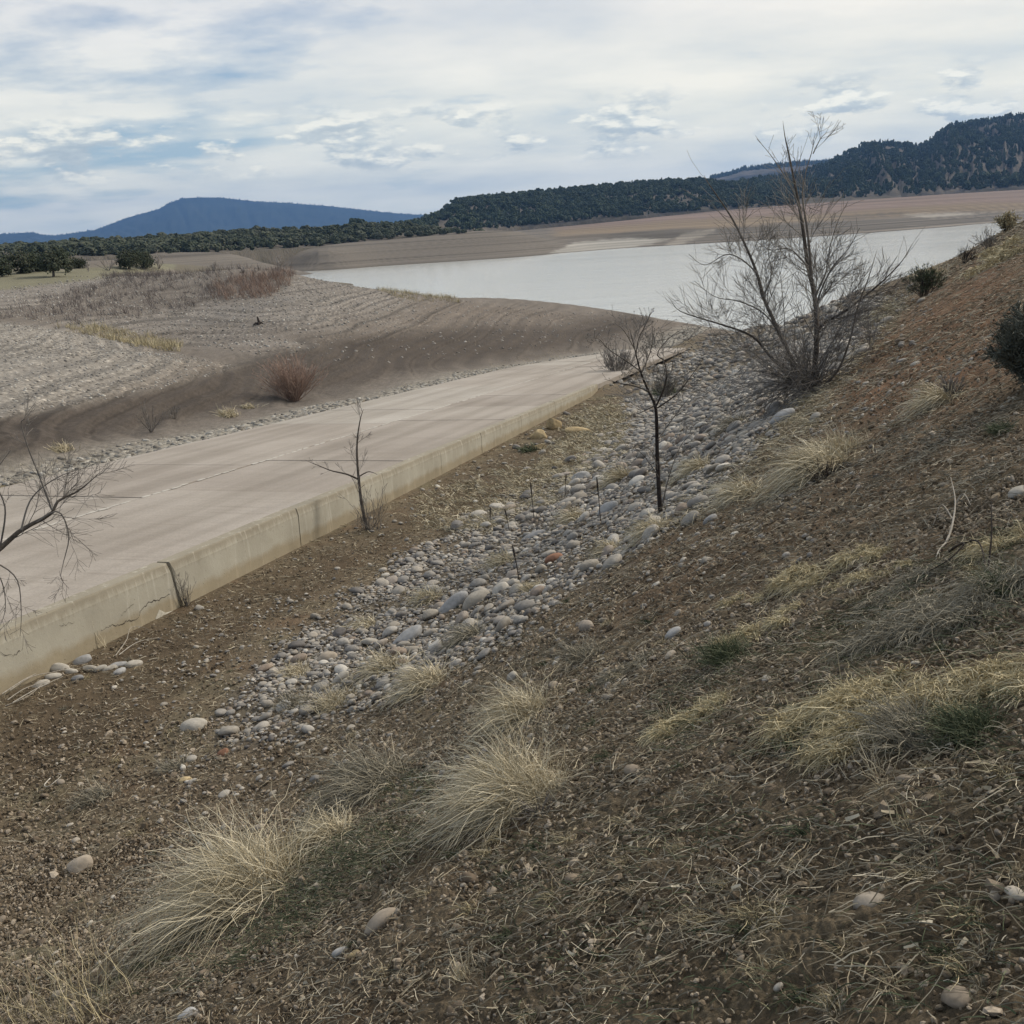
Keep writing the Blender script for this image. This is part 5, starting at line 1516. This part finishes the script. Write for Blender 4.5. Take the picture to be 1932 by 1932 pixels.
def grow(p, d, L, r0, level, out, up=0.3, wob=0.12, maxlev=3, kids=(3, 5), ang=(0.5, 0.95), ratio=(0.35, 0.6), seg=7, r1=None):
    """one limb and its side shoots; out[level] gathers (points, radii)"""
    n = max(4, seg - level)
    P_ = [np.asarray(p, float)]; d = d / np.linalg.norm(d); ds = []
    for i in range(n):
        d = d + br.normal(0, wob, 3) + np.array([0, 0, up / n]); d /= np.linalg.norm(d); ds.append(d)
        P_.append(P_[-1] + d * L / n)
    P_ = np.array(P_); R = np.linspace(r0, r1 if r1 is not None else r0 * 0.3, n + 1)
    out[min(level, len(out) - 1)].append((P_, R))
    if level < maxlev and L > 0.16: shoots(P_, R, L, level, out, up, wob, maxlev, kids, ang, ratio, seg)


def shoots(P_, R, L, level, out, up, wob, maxlev, kids, ang, ratio, seg, t0=0.2, t1=0.98):
    n = len(P_) - 1
    for _ in range(br.integers(kids[0], kids[1] + 1)):
        t = br.uniform(t0, t1); i = min(int(t * n), n - 1); f_ = t * n - i
        p = P_[i] * (1 - f_) + P_[i + 1] * f_; tan = P_[i + 1] - P_[i]; tan = tan / np.linalg.norm(tan)
        a = br.uniform(*ang); q = br.normal(0, 1, 3); q -= tan * (q @ tan); q /= np.linalg.norm(q)
        dd = tan * math.cos(a) + q * math.sin(a)
        grow(p, dd, L * br.uniform(*ratio) * (1.2 - 0.75 * t), max(0.0009, (R[i] * 0.5)), level + 1, out, up, wob, maxlev, (max(2, kids[0] - 1), max(3, kids[1] - 2)), ang, ratio, seg)


def limbs_mesh(name, lst, m, sides, origin, minr=0.0):
    mb = MB()
    for P_, R in lst: tube(mb, P_ - origin, np.maximum(R, minr), sides, float(br.random()))
    return mb.mesh(name, m)


barkm = tint_mat('bark', [(0, (0.075, 0.063, 0.053)), (1, (0.135, 0.115, 0.096))], .95, False, (30, .7, .02), .1, var=.4, vscale=20)
twigm = tint_mat('twig', [(0, (0.095, 0.085, 0.076)), (.5, (0.160, 0.144, 0.128)), (1, (0.245, 0.225, 0.20))], .9)
darkb = tint_mat('dark_bark', [(0, (0.032, 0.026, 0.023)), (1, (0.066, 0.054, 0.046))], .95, False, (40, .6, .01), .1, var=.4, vscale=30)
redt = tint_mat('red_twig', [(0, (0.20, 0.135, 0.105)), (.5, (0.30, 0.21, 0.165)), (1, (0.40, 0.30, 0.24))], .9)


def PX(qpts, r, dr=0.0):
    """survey points (1932 frame) at horizontal range r, wandering a little in depth"""
    w = np.cumsum(br.normal(0, dr, len(qpts)))
    return np.array([PR(a * K, b * K, r + w[i]) for i, (a, b) in enumerate(qpts)])


# the big many-stemmed tree
base = G(1530, 742); R0 = float(np.hypot(base[0], base[1])); pxm = R0 / F / K * 0 + K * R0 / F
t = thing('bare_tree', 'tallest leafless tree with several grey stems standing in the stones by the water', 'tree', base)
o3 = [[], [], [], []]
STEMS = [([(1530, 745), (1538, 690), (1541, 620), (1537, 560), (1524, 500), (1516, 440), (1508, 390), (1498, 340), (1487, 285), (1481, 258), (1477, 228)], 15, 15),
         ([(1520, 742), (1490, 670), (1462, 610), (1440, 560), (1428, 515), (1405, 460), (1380, 410), (1352, 368), (1336, 345), (1328, 330)], 11, 14),
         ([(1538, 640), (1552, 612), (1590, 590), (1630, 560), (1668, 528), (1700, 495), (1722, 460)], 8, 16),
         ([(1530, 520), (1527, 470), (1521, 420), (1514, 370), (1520, 325), (1532, 285), (1537, 250)], 6, 7),
         ([(1514, 415), (1498, 365), (1476, 325), (1452, 290), (1428, 262)], 4, 5), ([(1534, 290), (1548, 262), (1560, 250)], 2.5, 4),
         ([(1525, 738), (1460, 680), (1420, 635), (1363, 613), (1320, 600), (1280, 585), (1262, 560)], 7, 14),
         ([(1545, 735), (1580, 700), (1604, 640), (1618, 580), (1640, 520), (1655, 470)], 6, 12),
         ([(1428, 515), (1400, 490), (1370, 480), (1330, 500), (1300, 480)], 3.5, 9), ([(1541, 600), (1545, 560), (1570, 505), (1600, 470), (1622, 430)], 5, 12),
         ([(1522, 500), (1490, 470), (1450, 470), (1410, 440)], 3.5, 9), ([(1536, 560), (1556, 520), (1565, 470), (1580, 420), (1600, 380)], 4, 10),
         ([(1490, 670), (1450, 600), (1400, 570), (1350, 560), (1310, 530)], 4, 10), ([(1440, 560), (1455, 520), (1450, 470), (1462, 420)], 3.5, 8)]
trunkmb = []
for pts, r_, kk in STEMS:
    P_ = spline(PX(pts, R0, 0.16), 22); R = (r_ ** .95 * (1 - np.linspace(0, 1, 22)) ** .9 + .35) * pxm * 0.43
    (trunkmb if r_ > 5.5 else o3[1]).append((P_, R))
    Ls = np.linalg.norm(np.diff(P_, axis=0), axis=1).sum()
    Lc = max(min(Ls * 0.5, 1.5), .7)
    shoots(P_, R * 0.5, Lc, 1, o3, .22, .085, 3, (int(kk * 1.25), int(kk * 1.5)), (.45, 1.0), (.38, .80), 8, .14, .60)
    shoots(P_, R * 0.6, Lc * 1.15, 1, o3, .22, .07, 2, (int(kk * .55), int(kk * .7)), (.40, .80), (.38, .75), 8, .55, .93)
for k in range(150):      # thicket of drooping twigs round the foot, spilling downhill
    an = br.uniform(0, 2 * PI); d = np.array([math.cos(an) * .7, math.sin(an) * .7, br.uniform(.05, .9)]) + DOWN * np.array([.55, .55, .0]) - np.array([0, .25, 0])
    grow(base + br.normal(0, .13, 3) * [1, 1, .3] + [0, 0, .12], d, br.uniform(.7, 1.7), .010, 2, o3, -.5 if k % 2 else .3, .2, 3, (4, 7), (.4, 1.0), (.35, .7), 7)
link('trunk', limbs_mesh('trunk', trunkmb, barkm, 9, base), t)
link('branches', limbs_mesh('branches', o3[1], twigm, 5, base, .0045), t)
link('twigs', limbs_mesh('twigs', o3[2] + o3[3], twigm, 3, base, .0029), t)

# the slim tree in front of it
base = G(1245, 968); R0 = float(np.hypot(base[0], base[1])); pxm = K * R0 / F
t = thing('bare_tree', 'slim dark trunked tree with curled twigs at the edge of the stony strip', 'tree', base)
o3 = [[], [], [], []]; tr_ = []
for pts, r_, kk in [([(1246, 972), (1243, 920), (1240, 860), (1239, 800), (1236, 765), (1222, 735), (1208, 700), (1198, 660), (1188, 620)], 6.5, 12), ([(1237, 768), (1252, 735), (1258, 705), (1252, 680), (1240, 668), (1260, 640), (1285, 622)], 4, 9),
                    ([(1240, 770), (1275, 745), (1300, 715), (1330, 672)], 3.2, 8), ([(1224, 738), (1195, 728), (1165, 722), (1140, 715)], 2.6, 8), ([(1208, 700), (1180, 680), (1150, 660), (1130, 640), (1118, 640)], 2.6, 9),
                    ([(1200, 670), (1205, 640), (1222, 605), (1228, 590)], 2.2, 6), ([(1198, 660), (1178, 625), (1160, 610)], 2, 7), ([(1248, 962), (1262, 900), (1285, 840), (1310, 815)], 2.4, 7), ([(1243, 900), (1215, 860), (1190, 840)], 2, 6),
                    ([(1240, 880), (1228, 850), (1205, 840), (1165, 835)], 1.8, 5), ([(1241, 830), (1262, 800), (1292, 760), (1320, 730)], 2, 6), ([(1236, 765), (1205, 780), (1180, 785)], 1.8, 5), ([(1210, 705), (1228, 660), (1232, 625)], 2.2, 7)]:
    P_ = spline(PX(pts, R0, .09), 18); R = (r_ * (1 if r_ > 6 else .62) * (1 - np.linspace(0, 1, 18)) ** .8 + .3) * pxm * .72
    (tr_ if r_ > 3 else o3[1]).append((P_, R)); Ls = np.linalg.norm(np.diff(P_, axis=0), axis=1).sum()
    shoots(P_, R * .5, Ls * .6, 1, o3, .30, .11, 3, (kk - 1, kk + 4), (.5, 1.1), (.35, .72), 7, .5 if r_ > 6 else .2)
link('trunk', limbs_mesh('trunk', tr_, darkb, 8, base), t)
link('branches', limbs_mesh('branches', o3[1], barkm, 5, base, .002), t)
link('twigs', limbs_mesh('twigs', o3[2] + o3[3], twigm, 3, base, .0022), t)
bud = MB(); Vb, Fb = ico(0)
for P_, R in o3[3] + o3[2]:
    for e in range(1):
        q = P_[-1 - e] - base; bud.add(Vb * br.uniform(.003, .0062) * [1, 1, 1.6] + q, None, Fb, float(br.random()))
tag(link('buds', bud.mesh('buds', twigm), t), kind='stuff')

# broken sapling against the wall
base = G(692, 1000); R0 = float(np.hypot(base[0], base[1])); pxm = K * R0 / F
t = thing('sapling', 'spindly half dead sapling with one long side limb beside the wall', 'tree', base)
o3 = [[], [], [], []]; tr_ = []
for pts, r_, kk in [([(694, 1002), (684, 960), (678, 915), (674, 870), (674, 830), (680, 790), (686, 772)], 5, 12), ([(677, 905), (655, 895), (625, 888), (600, 878), (575, 868)], 2.6, 7), ([(676, 900), (695, 890), (712, 895)], 2, 4)]:
    P_ = spline(PX(pts, R0, .05), 16); R = (r_ * (1 - np.linspace(0, 1, 16)) ** .8 + .25) * pxm * .7
    tr_.append((P_, R)); Ls = np.linalg.norm(np.diff(P_, axis=0), axis=1).sum()
    shoots(P_, R * .5, Ls * .42, 1, o3, .3, .12, 3, (kk - 3, kk), (.4, .9), (.35, .7), 7, .25)
for k in range(34):
    d = np.array([br.normal(.15, .45), br.normal(0, .4), 1.0]); grow(base + [br.normal(.08, .10), br.normal(0, .06), 0], d, br.uniform(.35, .95), .006, 2, o3, .2, .12, 3, (2, 4), (.3, .7), (.3, .5), 6)
link('trunk', limbs_mesh('trunk', tr_, barkm, 7, base), t)
link('twigs', limbs_mesh('twigs', o3[1] + o3[2] + o3[3], twigm, 3, base, .003), t)

# tree standing just left of the frame, one limb reaching in
R0 = 9.5
base = np.array([*PR(-130 * K, 700, R0)[:2], 0]); base[2] = float(ground_z(base[0], base[1])[0])
t = thing('bare_tree', 'leafless tree whose grey limb reaches in over the ramp from the left edge', 'tree', base)
o3 = [[], [], [], []]; tr_ = []; pxm = K * R0 / F
root = PX([(-130, 1130)], R0)[0]
P_ = spline(np.array([base, base + (root - base) * .5 + [0.05, .03, 0], root]), 12); tr_.append((P_, np.linspace(.11, .075, 12)))
for pts, r_, kk in [([(-130, 1130), (-70, 1090), (0, 1035), (40, 1000), (95, 970), (110, 945), (150, 925), (190, 890)], 12, 18), ([(98, 962), (75, 900), (55, 850), (40, 800), (47, 790), (50, 775)], 3, 9), ([(70, 985), (110, 965), (130, 1010), (120, 1060), (115, 1090), (130, 1110)], 3, 10),
                    ([(-60, 1085), (-20, 1060), (30, 1090), (40, 1150), (38, 1200)], 3.5, 10), ([(-130, 1130), (-140, 1000), (-120, 880), (-100, 760)], 10, 12), ([(0, 1035), (10, 960), (-10, 900), (20, 850)], 3.5, 9), ([(40, 1000), (60, 940), (110, 900), (170, 880)], 3.5, 9), ([(-40, 1060), (0, 1090), (10, 1150), (-10, 1200)], 2.5, 8)]:
    P_ = spline(PX(pts, R0, .07), 18); R = (r_ * (1 - np.linspace(0, 1, 18)) ** .8 + .3) * pxm * .50
    (tr_ if r_ > 8 else o3[1]).append((P_, R)); Ls = np.linalg.norm(np.diff(P_, axis=0), axis=1).sum()
    shoots(P_, R * .45, Ls * .5, 1, o3, .02, .10, 3, (kk - 3, kk), (.4, .95), (.40, .80), 8, .3)
link('trunk', limbs_mesh('trunk', tr_, barkm, 9, base), t)
link('branches', limbs_mesh('branches', o3[1], twigm, 5, base, .002), t)
link('twigs', limbs_mesh('twigs', o3[2] + o3[3], twigm, 3, base, .0015), t)


def shrub(q, hpx, wpx, n, m, label, cat='shrub', name='shrub', levels=3, kids=(2, 4), rad=.005, lean=(0, 0, 0), up=.25, minr=0.002, foliage=None, fol_n=0, leafw=.01, leafl=.05):
    p = G(*q); H = px_size(p, hpx); W = px_size(p, wpx) / 2
    o3 = [[], [], [], []]; dist = float(np.linalg.norm(p - EYE))
    for k in range(n):
        an = br.uniform(0, 2 * PI); e = br.random() ** .7
        d = np.array([math.cos(an) * W * e, math.sin(an) * W * e, H * (1.05 - .45 * e * e)]) + np.array(lean) * H
        grow(p + np.array([math.cos(an), math.sin(an), 0]) * W * .12 * br.random() - [0, 0, .03], d, np.linalg.norm(d) * br.uniform(.6, 1.05), rad, 1, o3, up, .12, levels, kids, (.25, .7), (.3, .55), 6)
    t = thing(name, label, cat, p)
    mn = max(minr, 0.16 * dist / F)
    link('stems', limbs_mesh('stems', o3[1], m, 4, p, mn), t)
    if o3[2] + o3[3]: link('twigs', limbs_mesh('twigs', o3[2] + o3[3], m, 3, p, mn * .75), t)
    if foliage is not None:
        mb = MB(); allp = [(P_[i] + (P_[i + 1] - P_[i]) * br.random(), unit(P_[i + 1] - P_[i])) for P_, R in o3[2] + o3[3] for i in range(1, len(P_) - 1)]
        ix = br.integers(0, len(allp), fol_n); bs = np.array([allp[i][0] for i in ix]) - p + br.normal(0, leafl * .35, (fol_n, 3)); dd = np.array([allp[i][1] for i in ix])
        blades(mb, bs, unit(dd + br.normal(0, .6, dd.shape)), leafl * br.uniform(.5, 1.2, fol_n), .1, leafw, 2, .08, None, br.random(fol_n))
        link('foliage', mb.mesh('foliage', foliage), t)
    return t


shrub((555, 757), 82, 135, 150, redt, 'rounded reddish leafless shrub at the far edge of the ramp', rad=.012, kids=(3, 5))
shrub((1742, 560), 50, 85, 55, darkb, 'dark green scrubby bush on the skyline of the hillside', 'bush', 'bush', foliage=green, fol_n=2600, leafw=.016, leafl=.07)
shrub((1822, 497), 30, 50, 30, darkb, 'small bare black bush on the skyline right of the green scrubby one', 'bush', 'bush')
shrub((1898, 438), 32, 55, 34, darkb, 'light green bush on the skyline at the right edge', 'bush', 'bush', foliage=yellow, fol_n=1600, leafw=.03, leafl=.11)
shrub((1865, 470), 34, 50, 30, twigm, 'grey twiggy bush on the skyline below the light green one', 'bush', 'bush')
sage = tint_mat('sage_foliage', [(0, (0.050, 0.053, 0.042)), (.5, (0.092, 0.095, 0.075)), (1, (0.15, 0.15, 0.118))], .9)
shrub((1955, 725), 120, 170, 90, darkb, 'soft dark juniper bush half cut by the right edge', 'bush', 'juniper_bush', foliage=sage, fol_n=16000, leafw=.010, leafl=.06, kids=(3, 5))
shrub((1795, 752), 50, 70, 40, twigm, 'silvery leafless shrub with upright stems high on the slope', rad=.007)
shrub((352, 1143), 66, 62, 14, twigm, 'small leafless shrub rooted at the open crack of the wall', rad=.006)
shrub((285, 815), 58, 70, 12, twigm, 'small bare many stemmed shrub beyond the ramp at the left', rad=.012)
shrub((1165, 715), 66, 120, 80, twigm, 'brown tangled brush at the end of the wall behind the slim tree', rad=.008)
shrub((1255, 752), 60, 80, 45, twigm, 'greenish brush behind the trunk of the slim tree', rad=.006, foliage=sage, fol_n=2600, leafw=.012, leafl=.05)
shrub((330, 790), 30, 45, 10, twigm, 'tiny bare shrub on dark mud beyond the ramp', rad=.01)
shrub((1010, 1000), 40, 60, 10, twigm, 'thin bare stems among dry grass in the middle of the strip', rad=.004)
shrub((1060, 950), 36, 50, 12, twigm, 'little bare shrub in cobbles left of the slim tree', rad=.004)
shrub((930, 985), 42, 50, 10, twigm, 'pale bare stems at the cobble edge below the dry grass', rad=.004)
shrub((1640, 650), 60, 90, 22, twigm, 'low bare bush in the stones right of the tallest tree', rad=.006)
shrub((1020, 1530), 60, 150, 60, twigm, 'grey woody stems splayed under the bushy centre straw clump', rad=.003, up=-.3, lean=(.3, -.3, -.25), minr=.0012)
shrub((1560, 900), 40, 110, 40, darkb, 'dark dead stems under the wide straw clump below the tallest tree', rad=.004, up=-.2)

# dark tall weed stalks
for q, h_, dx in [((961, 1003), 44, -6), ((979, 1094), 66, -8), ((1008, 988), 80, -3), ((1133, 985), 86, -4), ((1066, 935), 40, 4), ((925, 990), 34, 2)]:
    p = G(*q); L = px_size(p, h_); P_ = np.array([[0, 0, -.03], [L * dx / h_ * .3, 0, L * .4], [L * dx / h_, 0.02, L]])
    mb = MB(); tube(mb, spline(P_, 8), np.linspace(.008, .006, 8), 5); o = link('weed_stalk', mb.mesh('weed_stalk', darkb), None, p)
    mb2 = MB(); top = spline(P_, 8)[5:]; tube(mb2, top, np.array([.011, .015, .008]), 6); link('seed_head', mb2.mesh('seed_head', darkb), o)
    tag(o, 'dead brown upright weed stalk standing among the cobbles', 'weed stalk', 'weed stalks in the stony strip')

# dead wood
bleach = tint_mat('bleached_wood', [(0, (0.26, 0.23, 0.19)), (1, (0.44, 0.41, 0.36))], .9, False, (40, .5, .006), .1, var=.3, vscale=25)


def deadwood(lst, m, label, q0, name='dead_branch', seed=0, scale=.55):
    p = G(*q0); mb = MB()
    for pts, r_ in lst:
        P_ = np.array([G(a, b) + [0, 0, h] for a, b, h in pts]); P_ = spline(P_, 12)
        tube(mb, P_ - p, np.linspace(r_, r_ * .3, 12) * px_size(p, 1) * scale, 6, float(br.random()))
    return tag(link(name, mb.mesh(name, m), None, p), label, 'branch')


deadwood([([(1785, 1030, .02), (1795, 1010, .05), (1800, 985, .12), (1790, 965, .2)], 4.5), ([(1800, 985, .1), (1815, 975, .13), (1830, 980, .08)], 3.5), ([(1796, 1000, .06), (1775, 985, .10), (1760, 1000, .03)], 3), ([(1785, 1030, .02), (1770, 1050, .03), (1765, 1062, .01)], 3)], bleach, 'bleached forked branch lying on the slope at the right', (1790, 1010))
deadwood([([(1790, 1050, .03), (1820, 1060, .10), (1845, 1080, .14), (1860, 1100, .05)], 5), ([(1862, 1100, .05), (1866, 1080, .18), (1862, 1055, .30)], 4), ([(1820, 1060, .1), (1790, 1085, .08), (1740, 1095, .03)], 3)], darkb, 'dark dead branch with an upright stub above the grey grass heap', (1830, 1080))
deadwood([([(95, 1470, .01), (85, 1490, .05), (95, 1500, .09), (112, 1490, .11), (118, 1475, .07), (108, 1462, .02)], 2.0)], bleach, 'pale bent stem looped on the pebbly soil at the lower left', (100, 1480), 'bent_stem')
deadwood([([(20, 1310, .05), (60, 1290, .09), (100, 1275, .05), (140, 1262, .02)], 2.0), ([(15, 1325, .03), (50, 1310, .08), (95, 1290, .05)], 2.0), ([(10, 1335, .02), (55, 1322, .06), (80, 1300, .06)], 1.8), ([(25, 1330, .03), (70, 1310, .07), (120, 1280, .03)], 1.6), ([(5, 1315, .04), (45, 1298, .1), (70, 1280, .07)], 1.8)], bleach, 'tangle of pale dry roots at the foot of the wall at the left edge', (60, 1300), 'dry_roots')
deadwood([([(218, 1240, .02), (240, 1215, .06), (248, 1200, .12), (268, 1190, .06), (285, 1192, .01)], 1.8), ([(225, 1238, .02), (260, 1218, .05), (300, 1205, .02)], 1.4)], bleach, 'pale crooked twig lying by the row of stones at the wall', (245, 1215), 'dead_twig')
deadwood([([(1240, 1255, .01), (1300, 1215, .04), (1370, 1180, .02)], 1.6)], bleach, 'thin pale stick lying across the middle of the slope', (1300, 1218), 'dead_stick')
deadwood([([(1345, 1620, .01), (1400, 1660, .05), (1480, 1720, .02)], 1.6), ([(1350, 1640, .01), (1420, 1690, .03), (1470, 1712, .02)], 1.2)], bleach, 'pair of long straws lying on the soil at the lower right', (1420, 1680), 'dead_stick')
p = G(488, 612); s_ = px_size(p, 13)
t = thing('tree_stump', 'small dark uprooted stump on the terraced far bank', 'stump', p)
mb = MB(); tube(mb, np.array([[0, 0, -.05], [s_ * .1, 0, s_ * .3], [-s_ * .05, 0, s_ * 1.0]]), np.array([.14, .11, .06]), 7); link('stub', mb.mesh('stub', darkb), t)
mb = MB()
for a in range(6): tube(mb, np.array([[0, 0, .05], [math.cos(a) * s_ * .4, math.sin(a) * s_ * .4, .12], [math.cos(a) * s_ * .8, math.sin(a) * s_ * .8, -.02]]), np.array([.08, .06, .02]), 5)
link('roots', mb.mesh('roots', darkb), t)

# ------------------------------------------------------------------ trees round the meadow


def leafy(q, wpx, hpx, label, r=None, n=1500, name='juniper_tree', group=None, m=juni):
    p = G(*q); W = px_size(p, wpx); H = px_size(p, hpx)
    t = thing(name, label, 'tree', p)
    mb = MB(); tube(mb, spline(np.array([[0, 0, -.2], [W * .02, 0, H * .25], [-W * .02, 0, H * .7]]), 8), np.linspace(W * .045, W * .02, 8), 7)
    for k in range(5):
        an = br.uniform(0, 6.28); tube(mb, np.array([[0, 0, H * .2], [math.cos(an) * W * .2, math.sin(an) * W * .2, H * .45], [math.cos(an) * W * .38, math.sin(an) * W * .38, H * .6]]), np.array([W * .03, W * .02, W * .01]), 5)
    link('trunk', mb.mesh('trunk', barkm), t)
    nc = 16; C_ = br.normal(0, 1, (nc, 3)); C_ = unit(C_) * br.uniform(.25, .9, (nc, 1)) * [W * .46, W * .46, H * .42] + [0, 0, H * .50]
    mb = MB(); Vb, Fb = ico(0)
    ci = br.integers(0, nc, n); o = C_[ci] + br.normal(0, 1, (n, 3)) * W * .10
    o[:, 2] = np.maximum(o[:, 2], H * .05)
    s = W * br.uniform(.022, .052, n); R = rot3(br.uniform(0, 6, n), br.uniform(0, 6, n), br.uniform(0, 6, n))
    Vv = np.einsum('nij,vj->nvi', R, Vb * [1, .7, .45]) * s[:, None, None] + o[:, None, :]
    mb.add(Vv.reshape(-1, 3), None, (Fb[None] + (np.arange(n) * 12)[:, None, None]).reshape(-1, 3), np.repeat(np.clip(br.random(nc)[ci] * .5 + .5 * br.random(n), 0, 1), 12))
    link('crown', mb.mesh('crown', m, False), t)
    return t


leafy((101, 522), 56, 46, 'round crowned tree on a short trunk standing on the meadow', n=2200)
leafy((127, 514), 26, 28, 'small dense bush tree at the right of the round crowned meadow tree', r=190)
leafy((45, 516), 52, 34, 'broad low tree left of the round crowned meadow tree', r=200)
leafy((4, 522), 46, 36, 'dark tree cut by the left edge at the meadow', r=185)
leafy((243, 508), 42, 32, 'rounded dark tree at the right end of the meadow', r=190, n=2000)
leafy((274, 507), 34, 30, 'second rounded dark tree at the right end of the meadow', r=200, n=1800)
leafy((75, 512), 44, 30, 'dark tree behind the round crowned meadow tree', r=240)
leafy((150, 506), 30, 16, 'low dark bush in the middle of the meadow edge', r=260, n=900)
leafy((20, 512), 30, 28, 'dark tree second from the left edge behind the meadow', r=230)


def bare_far(q, hpx, wpx, label, r=None, n=9, m=twigm):
    return shrub(q, hpx, wpx, n, m, label, 'tree', 'bare_sapling', 2, (3, 5), .05, up=.4, minr=.03)


pale_tw = tint_mat('pale_twig', [(0, (0.20, 0.175, 0.155)), (1, (0.36, 0.325, 0.29))], .9)
for q, h_, w_, lb in [((300, 507), 28, 26, 'pale bare shrub right of the rounded meadow trees'), ((405, 512), 20, 14, 'short pale bare sapling on the brow of the far bank'), ((460, 520), 18, 10, 'small pale sapling standing in the red brush'),
                      ((527, 518), 34, 12, 'tall thin pale sapling at the right end of the brow'), ((477, 522), 15, 10, 'tiny pale sapling between the two others in the red brush'), ((167, 512), 14, 8, 'single pale sapling behind the meadow'),
                      ((14, 505), 36, 24, 'bare whitish tree among the dark trees at the left edge'), ((205, 510), 26, 40, 'bare grey tree left of the rounded meadow trees')]:
    bare_far(q, h_, w_, lb, m=pale_tw)
